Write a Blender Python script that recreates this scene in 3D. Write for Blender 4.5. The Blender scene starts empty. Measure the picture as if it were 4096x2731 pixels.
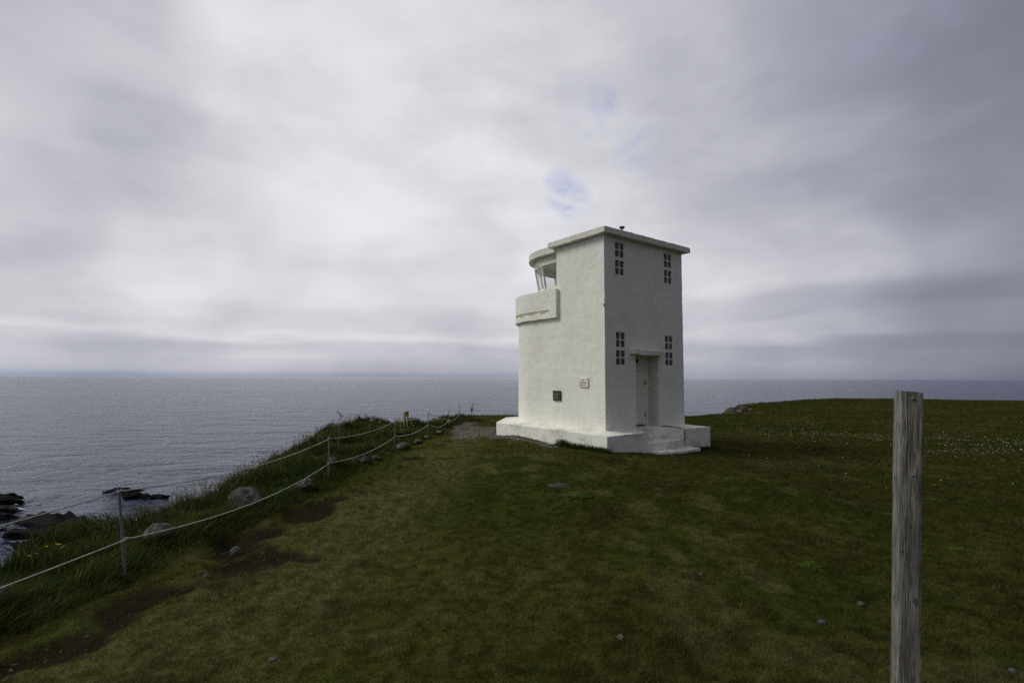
import bpy, bmesh, math, random
import numpy as np
from mathutils import Vector, Matrix, noise as mnoise

random.seed(4); RNG = np.random.default_rng(11)
scene = bpy.context.scene
COL = scene.collection
PI = math.pi

# ------------------------------------------------------------------ helpers
def link(o, parent=None):
    COL.objects.link(o)
    if parent is not None:
        o.parent = parent
    return o

def tag(o, label=None, cat=None, group=None, kind=None):
    if label: o['label'] = label
    if cat: o['category'] = cat
    if group: o['group'] = group
    if kind: o['kind'] = kind
    return o

def thing(name, label, cat, loc=(0, 0, 0), rotz=0.0, group=None):
    o = bpy.data.objects.new(name, None)
    o.empty_display_size = 0.2
    link(o)
    o.location = loc
    o.rotation_euler = (0, 0, rotz)
    return tag(o, label, cat, group)

class MB:
    """collects verts and faces, links them as one mesh object"""
    def __init__(self):
        self.v = []; self.f = []; self.m = []
    def add(self, verts, faces, mi=0):
        b = len(self.v)
        self.v += [tuple(p) for p in verts]
        self.f += [tuple(i + b for i in f) for f in faces]
        self.m += [mi] * len(faces)
    def box(self, a, b, mi=0):
        x0, y0, z0 = a; x1, y1, z1 = b
        self.add([(x0,y0,z0),(x1,y0,z0),(x1,y1,z0),(x0,y1,z0),(x0,y0,z1),(x1,y0,z1),(x1,y1,z1),(x0,y1,z1)],
                 [(0,3,2,1),(4,5,6,7),(0,1,5,4),(1,2,6,5),(2,3,7,6),(3,0,4,7)], mi)
    def bar(self, p, q, w, d, up=(0, 0, 1), mi=0):
        p = Vector(p); q = Vector(q); t = (q - p).normalized()
        s = t.cross(Vector(up))
        if s.length < 1e-4: s = t.cross(Vector((1, 0, 0)))
        s.normalize(); n = s.cross(t).normalized()
        vs = []
        for c in (p, q):
            for a, b in ((-1,-1),(1,-1),(1,1),(-1,1)):
                vs.append(c + s * (a * w / 2) + n * (b * d / 2))
        self.add(vs, [(3,2,1,0),(4,5,6,7),(0,1,5,4),(1,2,6,5),(2,3,7,6),(3,0,4,7)], mi)
    def tube(self, pts, r, n=8, mi=0, cap=True):
        pts = [Vector(p) for p in pts]
        rs = r if isinstance(r, (list, tuple)) else [r] * len(pts)
        rings = []; prev = None
        for i, p in enumerate(pts):
            t = (pts[min(i + 1, len(pts) - 1)] - pts[max(i - 1, 0)]).normalized()
            ref = prev if prev is not None else (Vector((0, 0, 1)) if abs(t.z) < .9 else Vector((1, 0, 0)))
            a = (ref - t * ref.dot(t)).normalized(); b = t.cross(a); prev = a
            rings.append([p + (a * math.cos(2*PI*k/n) + b * math.sin(2*PI*k/n)) * rs[i] for k in range(n)])
        vs = [q for rg in rings for q in rg]; fs = []
        for i in range(len(rings) - 1):
            for k in range(n):
                k2 = (k + 1) % n
                fs.append((i*n+k, i*n+k2, (i+1)*n+k2, (i+1)*n+k))
        if cap:
            fs.append(tuple(range(n-1, -1, -1))); fs.append(tuple((len(rings)-1)*n + k for k in range(n)))
        self.add(vs, fs, mi)
    def lathe(self, prof, n=24, c=(0, 0), mi=0):
        vs = []; fs = []
        for r, z in prof:
            for k in range(n):
                vs.append((c[0] + r*math.cos(2*PI*k/n), c[1] + r*math.sin(2*PI*k/n), z))
        for i in range(len(prof) - 1):
            for k in range(n):
                k2 = (k + 1) % n
                fs.append((i*n+k, i*n+k2, (i+1)*n+k2, (i+1)*n+k))
        fs.append(tuple(range(n-1, -1, -1))); fs.append(tuple((len(prof)-1)*n + k for k in range(n)))
        self.add(vs, fs, mi)
    def grid(self, P, al, bl, holes=(), mi=0):
        """panel P(a,b) over coordinate lists, leaving rectangular holes open"""
        vs = [P(a, b) for a in al for b in bl]; nb = len(bl); fs = []
        for i in range(len(al) - 1):
            for j in range(nb - 1):
                ca = (al[i] + al[i+1]) / 2; cb = (bl[j] + bl[j+1]) / 2
                if any(h[0] < ca < h[1] and h[2] < cb < h[3] for h in holes): continue
                fs.append((i*nb+j, (i+1)*nb+j, (i+1)*nb+j+1, i*nb+j+1))
        self.add(vs, fs, mi)
    def build(self, name, mats, parent=None, weld=1e-4, smooth=False, rough=0.0, rscale=6.0, bevel=0.0, auto=None, rz=1.0):
        me = bpy.data.meshes.new(name)
        me.from_pydata([tuple(p) for p in self.v], [], self.f)
        if not isinstance(mats, (list, tuple)): mats = [mats]
        for m in mats: me.materials.append(m)
        me.polygons.foreach_set('material_index', self.m)
        bm = bmesh.new(); bm.from_mesh(me)
        if weld: bmesh.ops.remove_doubles(bm, verts=bm.verts, dist=weld)
        loose = [v for v in bm.verts if not v.link_faces]
        if loose: bmesh.ops.delete(bm, geom=loose, context='VERTS')
        bmesh.ops.recalc_face_normals(bm, faces=bm.faces)
        if bevel: bmesh.ops.bevel(bm, geom=list(bm.edges), offset=bevel, segments=2, affect='EDGES', profile=.6, clamp_overlap=True)
        if rough:
            for v in bm.verts: v.co += wobble(v.co, rough, rscale, rz)
        bm.to_mesh(me); bm.free()
        if smooth or auto:
            me.polygons.foreach_set('use_smooth', [True] * len(me.polygons))
        o = bpy.data.objects.new(name, me)
        link(o, parent)
        if auto:
            me.set_sharp_from_angle(angle=math.radians(auto))
        return o

def wobble(p, amp, sc, rz=1.0):
    w = mnoise.noise_vector(Vector((p.x*sc, p.y*sc, p.z*sc*rz))) * amp
    w += mnoise.noise_vector(Vector((p.x*sc*3.1+7, p.y*sc*3.1, p.z*sc*3.1*rz))) * amp * .45
    return w

def lin(a, b, step, must=()):
    ks = sorted(set([a, b] + [m for m in must if a < m < b])); out = []
    for p, q in zip(ks[:-1], ks[1:]):
        n = max(1, int(round((q - p) / step)))
        out += [p + (q - p) * i / n for i in range(n)]
    return out + [ks[-1]]

def np_mesh(name, verts, tris, mat, cols=None, parent=None, smooth=False, quads=None, attrs=None):
    me = bpy.data.meshes.new(name)
    f = tris if quads is None else quads
    k = f.shape[1]
    me.vertices.add(len(verts)); me.vertices.foreach_set('co', np.ascontiguousarray(verts, np.float32).ravel())
    me.loops.add(f.size); me.loops.foreach_set('vertex_index', np.ascontiguousarray(f, np.int32).ravel())
    me.polygons.add(len(f)); me.polygons.foreach_set('loop_start', np.arange(0, f.size, k, dtype=np.int32))
    if smooth: me.polygons.foreach_set('use_smooth', np.ones(len(f), bool))
    me.update(calc_edges=True)
    if cols is not None:
        ca = me.color_attributes.new('Col', 'FLOAT_COLOR', 'POINT')
        c4 = np.ones((len(verts), 4), np.float32); c4[:, :3] = cols
        ca.data.foreach_set('color', c4.ravel())
    for nm, arr in (attrs or {}).items():
        at = me.attributes.new(nm, 'FLOAT', 'POINT'); at.data.foreach_set('value', np.ascontiguousarray(arr, np.float32))
    me.materials.append(mat)
    o = bpy.data.objects.new(name, me)
    return link(o, parent)

# ------------------------------------------------------------------ numpy noise
def _hash(ix, iy, seed):
    h = (ix.astype(np.int64) * 374761393 + iy.astype(np.int64) * 668265263 + seed * 1442695041) & 0xffffffff
    h = ((h ^ (h >> 13)) * 1274126177) & 0xffffffff
    return ((h ^ (h >> 16)) & 0xffff) / 65535.0
def vnoise(x, y, seed=0):
    ix = np.floor(x); iy = np.floor(y); fx = x - ix; fy = y - iy
    fx = fx*fx*(3-2*fx); fy = fy*fy*(3-2*fy)
    a = _hash(ix, iy, seed); b = _hash(ix+1, iy, seed); c = _hash(ix, iy+1, seed); d = _hash(ix+1, iy+1, seed)
    return (a*(1-fx)+b*fx)*(1-fy) + (c*(1-fx)+d*fx)*fy
def fbm(x, y, seed=0, o=4):
    s = 0; a = .5; t = 0
    for k in range(o):
        s = s + a*vnoise(x*2**k + 13.7*k, y*2**k - 5.1*k, seed+k); t += a; a *= .5
    return s/t
def sstep(a, b, x):
    t = np.clip((x-a)/(b-a), 0, 1); return t*t*(3-2*t)
def seg_dist(x, y, pts, closed=True):
    d = np.full(np.shape(x), 1e9); n = len(pts)
    for i in range(n if closed else n-1):
        ax, ay = pts[i]; bx, by = pts[(i+1) % n]; dx, dy = bx-ax, by-ay
        t = np.clip(((x-ax)*dx+(y-ay)*dy)/(dx*dx+dy*dy+1e-12), 0, 1)
        d = np.minimum(d, np.hypot(x-ax-t*dx, y-ay-t*dy))
    return d
def inside(x, y, pts):
    r = np.zeros(np.shape(x), bool); n = len(pts)
    for i in range(n):
        ax, ay = pts[i]; bx, by = pts[(i+1) % n]
        if ay == by: continue
        c = ((ay > y) != (by > y)) & (x < (bx-ax)*(y-ay)/(by-ay)+ax)
        r ^= c
    return r
def sdist(x, y, pts):
    d = seg_dist(x, y, pts); return np.where(inside(x, y, pts), -d, d)

# ------------------------------------------------------------------ materials
def nmat(name):
    m = bpy.data.materials.new(name); m.use_nodes = True
    nt = m.node_tree; b = nt.nodes['Principled BSDF']
    return m, nt, b
class NT:
    """tiny node builder"""
    def __init__(self, nt): self.nt = nt
    def node(self, t, **kw):
        n = self.nt.nodes.new(t)
        for k, v in kw.items(): setattr(n, k, v)
        return n
    def set(self, sock, v):
        if isinstance(v, bpy.types.NodeSocket): self.nt.links.new(v, sock)
        elif v is not None: sock.default_value = v
    def math(self, op, a, b=None, c=None, clamp=False):
        n = self.node('ShaderNodeMath', operation=op, use_clamp=clamp)
        self.set(n.inputs[0], a); self.set(n.inputs[1], b); self.set(n.inputs[2], c)
        return n.outputs[0]
    def vmath(self, op, a, b=None, s=None):
        n = self.node('ShaderNodeVectorMath', operation=op)
        self.set(n.inputs[0], a)
        if b is not None: self.set(n.inputs[1], b)
        if s is not None: self.set(n.inputs['Scale'], s)
        return n.outputs['Value'] if op in ('DOT_PRODUCT', 'LENGTH') else n.outputs[0]
    def noise(self, vec, scale, detail=4, rough=.55, dist=0.0, out=0):
        n = self.node('ShaderNodeTexNoise'); self.set(n.inputs['Vector'], vec)
        self.set(n.inputs['Scale'], scale); n.inputs['Detail'].default_value = detail
        n.inputs['Roughness'].default_value = rough; n.inputs['Distortion'].default_value = dist
        return n.outputs[out]
    def voro(self, vec, scale, feature='F1'):
        n = self.node('ShaderNodeTexVoronoi', feature=feature); self.set(n.inputs['Vector'], vec)
        n.inputs['Scale'].default_value = scale; return n.outputs['Distance']
    def ramp(self, f, lo, hi, a=0.0, b=1.0, smooth=True):
        n = self.node('ShaderNodeMapRange'); n.interpolation_type = 'SMOOTHSTEP' if smooth else 'LINEAR'
        self.set(n.inputs[0], f)
        for i, v in enumerate((lo, hi, a, b)): self.set(n.inputs[1+i], v)
        return n.outputs[0]
    def mix(self, f, a, b, mode='MIX'):
        n = self.node('ShaderNodeMix', data_type='RGBA', blend_type=mode)
        self.set(n.inputs[0], f)
        for s, v in ((n.inputs[6], a), (n.inputs[7], b)):
            self.set(s, (*v, 1) if isinstance(v, tuple) and len(v) == 3 else v)
        return n.outputs[2]
    def mapping(self, vec, scale=(1,1,1), rot=(0,0,0), loc=(0,0,0)):
        n = self.node('ShaderNodeMapping'); self.set(n.inputs[0], vec)
        n.inputs['Scale'].default_value = scale; n.inputs['Rotation'].default_value = rot; n.inputs['Location'].default_value = loc
        return n.outputs[0]
    def bump(self, h, strength=.5, dist=.02, normal=None):
        n = self.node('ShaderNodeBump'); n.inputs['Strength'].default_value = strength; n.inputs['Distance'].default_value = dist
        self.set(n.inputs['Height'], h)
        if normal is not None: self.set(n.inputs['Normal'], normal)
        return n.outputs[0]
    def coord(self, k='Object'): return self.node('ShaderNodeTexCoord').outputs[k]

def simple(name, col, rough=.6, metal=0.0, spec=.5, var=.0, vscale=20):
    m, nt, b = nmat(name); N = NT(nt)
    b.inputs['Roughness'].default_value = rough; b.inputs['Metallic'].default_value = metal
    b.inputs['Specular IOR Level'].default_value = spec
    if var:
        f = N.noise(N.coord(), vscale, 5)
        c = N.mix(N.ramp(f, .3, .7), tuple(x*(1-var) for x in col), tuple(min(1, x*(1+var)) for x in col))
        nt.links.new(c, b.inputs['Base Color'])
        nt.links.new(N.bump(f, .25, .004), b.inputs['Normal'])
    else:
        b.inputs['Base Color'].default_value = (*col, 1)
    return m

def plaster(name, base=(.77,.775,.73), coarse=1.0, chips=0.0, grime=.5):
    m, nt, b = nmat(name); N = NT(nt); L = nt.links
    co = N.coord()
    st = N.mapping(co, (1, 1, 1.45))
    lump = N.noise(N.mapping(co, (1, 1, 1.7), (.2, .1, 0)), 15, 7, .66, .25)          # trowel marks, wider than tall
    grit = N.noise(st, 55, 4, .65, .2)
    big = N.noise(co, 1.1, 4, .55)
    streak = N.noise(N.mapping(co, (2.6, 2.6, .35)), 2.2, 5, .6)
    board = N.noise(N.mapping(co, (.18, .18, 5.5)), 1.0, 3, .5)
    c = N.mix(N.ramp(big, .35, .7), base, tuple(x*.93 for x in base))
    c = N.mix(N.math('MULTIPLY', N.ramp(board, .5, .66), .30), c, tuple(x*.86 for x in base))
    gr = N.math('MULTIPLY', N.ramp(streak, .5, .78), grime)
    c = N.mix(gr, c, (.52,.52,.44))
    yel = N.ramp(N.noise(N.mapping(co, (1,1,.8), (0,0,0), (3,1,2)), .9, 5, .6), .48, .70)
    c = N.mix(N.math('MULTIPLY', yel, grime*1.0), c, (.66,.64,.49))
    gr2 = N.math('MULTIPLY', N.ramp(N.noise(co, 2.7, 6, .65), .54, .75), grime*.8)
    c = N.mix(gr2, c, (.60,.585,.47))
    pit = N.ramp(N.voro(N.mapping(co, (1,1,1.2)), 17), .04, .0)
    c = N.mix(N.math('MULTIPLY', pit, .22), c, (.35,.35,.30))
    if chips:
        cf = N.math('MULTIPLY', N.noise(N.mapping(co, (1,1,.7)), 17, 7, .75), N.noise(co, 1.9, 4))
        c = N.mix(N.math('MULTIPLY', N.ramp(cf, .265, .33), chips*.8), c, (.27,.27,.22))
        cf2 = N.noise(N.mapping(co, (1,1,.8)), 26, 4, .7)
        c = N.mix(N.math('MULTIPLY', N.ramp(cf2, .70, .76), chips), c, (.10,.10,.09))
    L.new(c, b.inputs['Base Color']); b.inputs['Roughness'].default_value = .85; b.inputs['Specular IOR Level'].default_value = .25
    h = N.math('ADD', N.math('MULTIPLY', lump, 1.0), N.math('MULTIPLY', grit, .42))
    h = N.math('ADD', h, N.math('MULTIPLY', board, .35))
    h = N.math('SUBTRACT', h, N.math('MULTIPLY', pit, .25))
    L.new(N.bump(h, .46*coarse, .028), b.inputs['Normal'])
    return m

M = {}
M['wall'] = plaster('white_plaster', (.83,.83,.735), 1.0, .0, .36)
M['shaded_stain'] = plaster('shaded_stained_plaster', (.60,.60,.50), 1.0, .0, 1.0)  # door reveals: real dirt, plus recess shade painted in as a darker base
M['slab'] = plaster('white_roof_concrete', (.70,.705,.60), .8, .0, .8)
M['plinth'] = plaster('white_plinth_paint', (.82,.82,.735), .8, .55, .5)
M['cream'] = simple('cream_paint', (.74,.73,.64), .5, var=.06, vscale=6)
M['frame'] = simple('white_window_paint', (.72,.72,.67), .55, var=.08, vscale=14)
M['rust'] = simple('rust', (.19,.125,.045), .9, var=.5, vscale=40)
M['black'] = simple('black_iron', (.02,.021,.024), .55, var=.4, vscale=60)
M['blue'] = simple('dark_blue_vent_cap', (.012,.018,.05), .5)
M['dark'] = simple('dark_opening', (.012,.012,.011), .9)
M['steel'] = simple('galvanised_steel', (.17,.18,.195), .5, .55, var=.25, vscale=50)
M['plaque_w'] = simple('white_enamel', (.72,.70,.58), .4, var=.05, vscale=8)
M['plaque_b'] = simple('brown_black_plaque', (.022,.02,.014), .45, var=.2, vscale=20)
M['ink'] = simple('black_lettering', (.02,.02,.018), .6)
M['inkw'] = simple('pale_lettering', (.62,.58,.42), .6)
M['yellow'] = simple('yellow_sign_paint', (.42,.36,.05), .6, var=.2, vscale=15)
M['palewood'] = simple('pale_timber', (.34,.30,.19), .85, var=.25, vscale=25)
M['petal'] = simple('yellow_petals', (.75,.52,.02), .7)
M['stem'] = simple('green_stem', (.06,.085,.02), .7)
M['leaf'] = simple('bright_leaf', (.13,.19,.045), .6, var=.35, vscale=12)
M['glasslens'] = simple('lens_grey', (.42,.43,.42), .3, var=.1)
M['bird'] = simple('bird_plumage', (.10,.10,.11), .8)

m, nt, b = nmat('window_pane'); N = NT(nt)
f = N.noise(N.mapping(N.coord(), (30, 30, 1.2)), 1.0, 3)
nt.links.new(N.mix(f, (.040,.038,.042), (.085,.080,.088)), b.inputs['Base Color']); b.inputs['Roughness'].default_value = .25
b.inputs['Specular IOR Level'].default_value = .35
M['pane'] = m

m, nt, b = nmat('clear_glass'); N = NT(nt)
tr = N.node('ShaderNodeBsdfTransparent'); tr.inputs[0].default_value = (.86,.89,.88,1)
gl = N.node('ShaderNodeBsdfGlossy'); gl.inputs['Roughness'].default_value = .02; gl.inputs['Color'].default_value = (.9,.9,.9,1)
ge = N.node('ShaderNodeNewGeometry'); fc = N.math('ABSOLUTE', N.vmath('DOT_PRODUCT', ge.outputs['Normal'], ge.outputs['Incoming']))
fr = N.math('ADD', N.math('MULTIPLY', N.math('POWER', N.math('SUBTRACT', 1.0, fc), 5.0), .9), .07)
mx = N.node('ShaderNodeMixShader'); nt.links.new(fr, mx.inputs[0]); nt.links.new(tr.outputs[0], mx.inputs[1]); nt.links.new(gl.outputs[0], mx.inputs[2])
nt.links.new(mx.outputs[0], nt.nodes['Material Output'].inputs['Surface'])
M['glass'] = m

def rock_mat(name, base, dark, lichen=None, lf=.62, wet=False):
    m, nt, b = nmat(name); N = NT(nt); L = nt.links
    co = N.coord()
    big = N.noise(co, 5, 6, .6); fine = N.noise(co, 40, 5, .65); pits = N.math('MAXIMUM', N.math('MULTIPLY', N.ramp(N.voro(co, 30), .26, .10), N.ramp(N.noise(co, 8, 3), .48, .58)), N.ramp(N.noise(co, 17, 5, .7, 1.0), .64, .70))
    c = N.mix(N.ramp(big, .3, .7), dark, base)
    c = N.mix(N.math('MULTIPLY', pits, .8), c, tuple(x*.25 for x in dark))
    if lichen:
        c = N.mix(N.math('MULTIPLY', N.ramp(N.noise(co, 13, 5, .7), lf, lf+.06), .85), c, lichen)
    L.new(c, b.inputs['Base Color']); b.inputs['Roughness'].default_value = .35 if wet else .92
    b.inputs['Specular IOR Level'].default_value = .4 if wet else .12
    h = N.math('ADD', N.math('MULTIPLY', big, .8), N.math('MULTIPLY', fine, .35))
    h = N.math('SUBTRACT', h, N.math('MULTIPLY', pits, .5))
    L.new(N.bump(h, 1.0, .04), b.inputs['Normal'])
    return m
M['basalt'] = rock_mat('grey_basalt', (.105,.105,.10), (.045,.045,.044), (.26,.23,.08), .60)
M['paleb'] = rock_mat('pale_lichened_stone', (.155,.15,.125), (.075,.075,.066), (.24,.21,.10), .58)
M['slate'] = rock_mat('dark_purple_slab', (.060,.055,.062), (.04,.038,.043))
M['wetrock'] = rock_mat('black_shore_rock', (.008,.008,.0085), (.004,.004,.0045), None, wet=False)
M['moss'] = simple('bright_moss', (.036,.054,.010), .95, spec=.0, var=.5, vscale=60)

# wood of the marker post
m, nt, b = nmat('weathered_grey_timber'); N = NT(nt); L = nt.links
co = N.coord()
gco = N.mapping(co, (1, 1, .05))
g1 = N.noise(gco, 170, 7, .68, .6); g2 = N.noise(N.mapping(co, (1,1,.10)), 45, 5, .6, 1.2); spl = N.noise(N.mapping(co, (1,1,.13)), 260, 4, .7)
c = N.mix(N.ramp(g1, .36, .64), (.065,.061,.050), (.27,.26,.225))
c = N.mix(N.math('MULTIPLY', N.ramp(g2, .50, .68), .8), c, (.048,.044,.036))
c = N.mix(N.math('MULTIPLY', N.ramp(spl, .62, .75), .6), c, (.36,.345,.27))
sep = N.node('ShaderNodeSeparateXYZ'); L.new(co, sep.inputs[0])
low = N.ramp(sep.outputs[2], 1.352, 1.345)                       # weather line left by a board once bolted on
stn = N.math('MULTIPLY', low, N.ramp(N.noise(N.mapping(co, (1,1,.12)), 26, 4), .40, .62, .0, .55))
c = N.mix(stn, c, (.07,.066,.055))
wv = N.math('MULTIPLY', N.math('SUBTRACT', N.noise(N.mapping(co, (0,0,1)), 5.5, 3), .5), .022)
cx = N.math('ABSOLUTE', N.math('SUBTRACT', sep.outputs[0], N.math('ADD', wv, -.016)))
crack = N.math('MULTIPLY', N.ramp(cx, .0022, .0008), N.ramp(sep.outputs[2], 1.22, 1.40, .25, 1.0))
crack = N.math('MULTIPLY', crack, N.ramp(sep.outputs[2], .3, .6))
c = N.mix(crack, c, (.012,.011,.009))
kw = N.vmath('ADD', co, N.vmath('SCALE', N.vmath('SUBTRACT', N.noise(co, 30, 3, .5, 0, 1), (.5, .5, .5)), s=.016))
for (kx, ky, kz, kr) in [(.020,-.045,.81,.013), (-.045,.0,.80,.013), (-.012,-.045,.30,.012), (-.030,-.045,1.02,.008), (-.045,.02,1.26,.009), (.03,-.045,.06,.012), (-.045,-.01,.42,.010), (.0,-.045,1.14,.007)]:
    dd = N.vmath('LENGTH', N.vmath('MULTIPLY', N.vmath('SUBTRACT', kw, (kx, ky, kz)), (1, 1, .62)))
    kf = N.math('MULTIPLY', N.ramp(dd, kr, kr*.55), N.ramp(N.math('SINE', N.math('MULTIPLY', dd, 1500)), -.6, .8, .55, .95))
    c = N.mix(kf, c, (.045,.04,.03))
L.new(c, b.inputs['Base Color']); b.inputs['Roughness'].default_value = .9; b.inputs['Specular IOR Level'].default_value = .2
hh = N.math('SUBTRACT', N.math('ADD', g1, N.math('MULTIPLY', spl, .5)), N.math('MULTIPLY', crack, 2.0))
L.new(N.bump(hh, .6, .004), b.inputs['Normal'])
M['wood'] = m

def blade_mat(name, transl=.25):
    m, nt, b = nmat(name); N = NT(nt); L = nt.links
    a = N.node('ShaderNodeAttribute', attribute_name='Col')
    L.new(a.outputs['Color'], b.inputs['Base Color']); b.inputs['Roughness'].default_value = .8; b.inputs['Specular IOR Level'].default_value = .03
    t = N.node('ShaderNodeBsdfTranslucent'); L.new(a.outputs['Color'], t.inputs[0])
    x = N.node('ShaderNodeMixShader'); x.inputs[0].default_value = transl
    L.new(b.outputs[0], x.inputs[1]); L.new(t.outputs[0], x.inputs[2]); L.new(x.outputs[0], nt.nodes['Material Output'].inputs['Surface'])
    return m
M['grass'] = blade_mat('grass_blades')

# ground: vertex colour carries the turf / soil / gravel pattern, nodes add the fine grain
m, nt, b = nmat('headland_ground'); N = NT(nt); L = nt.links
a = N.node('ShaderNodeAttribute', attribute_name='Col'); gvl = N.node('ShaderNodeAttribute', attribute_name='gravel'); so = N.node('ShaderNodeAttribute', attribute_name='soil')
co = N.coord()
fn = N.noise(co, 60, 5, .7); f2 = N.noise(co, 9, 5, .6); pb = N.voro(co, 38)
c = N.mix(N.ramp(fn, .3, .7, .0, .8), N.mix(1.0, a.outputs['Color'], (.55,.55,.55), 'MULTIPLY'), N.mix(1.0, a.outputs['Color'], (1.35,1.3,1.2), 'MULTIPLY'))
sg = N.math('MULTIPLY', N.ramp(N.voro(co, 26), .24, .14), N.ramp(f2, .55, .66)); sg = N.math('MULTIPLY', sg, so.outputs['Fac'])
c = N.mix(N.math('MULTIPLY', sg, .8), c, (.16,.145,.11))
gcol = N.mix(N.ramp(pb, .1, .5), (.24,.225,.19), (.12,.112,.095)); gcol = N.mix(N.ramp(N.noise(co, 23, 3), .58, .7), gcol, (.32,.31,.27))
c = N.mix(gvl.outputs['Fac'], c, gcol)
L.new(c, b.inputs['Base Color']); b.inputs['Roughness'].default_value = .95; b.inputs['Specular IOR Level'].default_value = .0
h = N.math('ADD', N.math('MULTIPLY', fn, .5), f2); h = N.math('SUBTRACT', h, N.math('MULTIPLY', N.math('MULTIPLY', pb, gvl.outputs['Fac']), .6))
L.new(N.bump(h, .8, .04), b.inputs['Normal'])
M['ground'] = m

# sea
m, nt, b = nmat('sea_water'); N = NT(nt); L = nt.links
co = N.coord()
w0 = N.noise(N.mapping(co, (.9, 1.15, 1), (0,0,.12)), .75, 4, .6, .7)
w1 = N.noise(N.mapping(co, (.75, 1.1, 1), (0,0,-.08)), .27, 5, .6, .6)
w2 = N.noise(N.mapping(co, (.5, 1.0, 1), (0,0,.15)), .055, 5, .6, .5)
w3 = N.noise(N.mapping(co, (.25, 1.0, 1), (0,0,.05)), .006, 5, .6, .6)
h = N.math('ADD', N.math('MULTIPLY', w0, .42), N.math('MULTIPLY', w1, 2.3))
h = N.math('ADD', h, N.math('MULTIPLY', w2, 10.0))
L.new(N.bump(h, 1.0, 1.0), b.inputs['Normal'])
L.new(N.mix(N.ramp(w3, .35, .65), (.0125,.024,.066), (.019,.033,.086)), b.inputs['Base Color'])
L.new(N.ramp(w3, .3, .7, .12, .20), b.inputs['Roughness'])
b.inputs['IOR'].default_value = 1.33; b.inputs['Specular IOR Level'].default_value = .40
M['sea'] = m
M['foam'] = simple('white_foam', (.75,.77,.78), .7, var=.1)
# ------------------------------------------------------------------ terrain functions
CTRL=np.array([
(0,0,0),(-1.5,3,-.12),(2,3,0),(6,4,0.0),(0,6,-.12),(3,8,-.12),(0,10,-.2),(7,11,-.25),(-2,8,-.3),(-2,14,-.32),
(-4.16,5.6,-.37),(-3.76,10.5,-.41),(-3.56,15.5,-.45),(-3.5,21.3,-.52),(-3.2,26,-.86),(-3.1,31.5,-.95),(-3,37.5,-.97),
(2.5,13.7,-.20),(6.4,16.6,-.49),(4.9,14.9,-.42),(3.7,14.2,-.345),(-.55,17.76,-.17),(-2,18.5,-.36),(1,20.5,-.4),(6,22,-.6),
(12,36,-.96),(16,39.5,-.97),(19.2,47,-1.35),(22,50,-1.12),(26.9,55,-.93),(42,65,-.70),(50,62,-.67),(58,58,-.66),(90,50,-.4),
(20,20,-.5),(15,8,-.2),(30,30,-.6),(40,40,-.65),(-1,36,-.97),(4,30,-.9),
(-6,6,-.5),(-6.5,8.4,-.5),(-5.9,12,-.5),(-6.4,15.6,-.5),(-7.1,20.2,-.42),(-6.9,24,-.45),(-4,34.6,-.92),
(-4.9,.8,-.4),(-6,1,-.5),(-8,-6,-.5),(-3,-4,-.1),
(-20,0,-.5),(0,-20,.2),(40,0,0),(100,0,0),(120,80,-.5),(0,80,-1.2),(-20,40,-.9),(60,-30,.2),(-20,-30,0),(60,90,-.9),(130,-60,0),(-60,-60,0)],float)
def _U(r2): return np.where(r2>1e-12,r2*np.log(np.maximum(r2,1e-12))*.5,0.)
def _fit():
    x=CTRL[:,:2];n=len(x);K=_U(((x[:,None]-x[None])**2).sum(-1))+np.eye(n)*2.0
    P=np.c_[np.ones(n),x];A=np.zeros((n+3,n+3));A[:n,:n]=K;A[:n,n:]=P;A[n:,:n]=P.T
    return np.linalg.solve(A,np.r_[CTRL[:,2],0,0,0])
_W=_fit()
def base_z(x,y):
    x=np.asarray(x,float);y=np.asarray(y,float)
    z=_W[-3]+_W[-2]*x+_W[-1]*y
    for (cx,cy,_),w in zip(CTRL,_W[:-3]): z=z+w*_U((x-cx)**2+(y-cy)**2)
    return z

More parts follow.
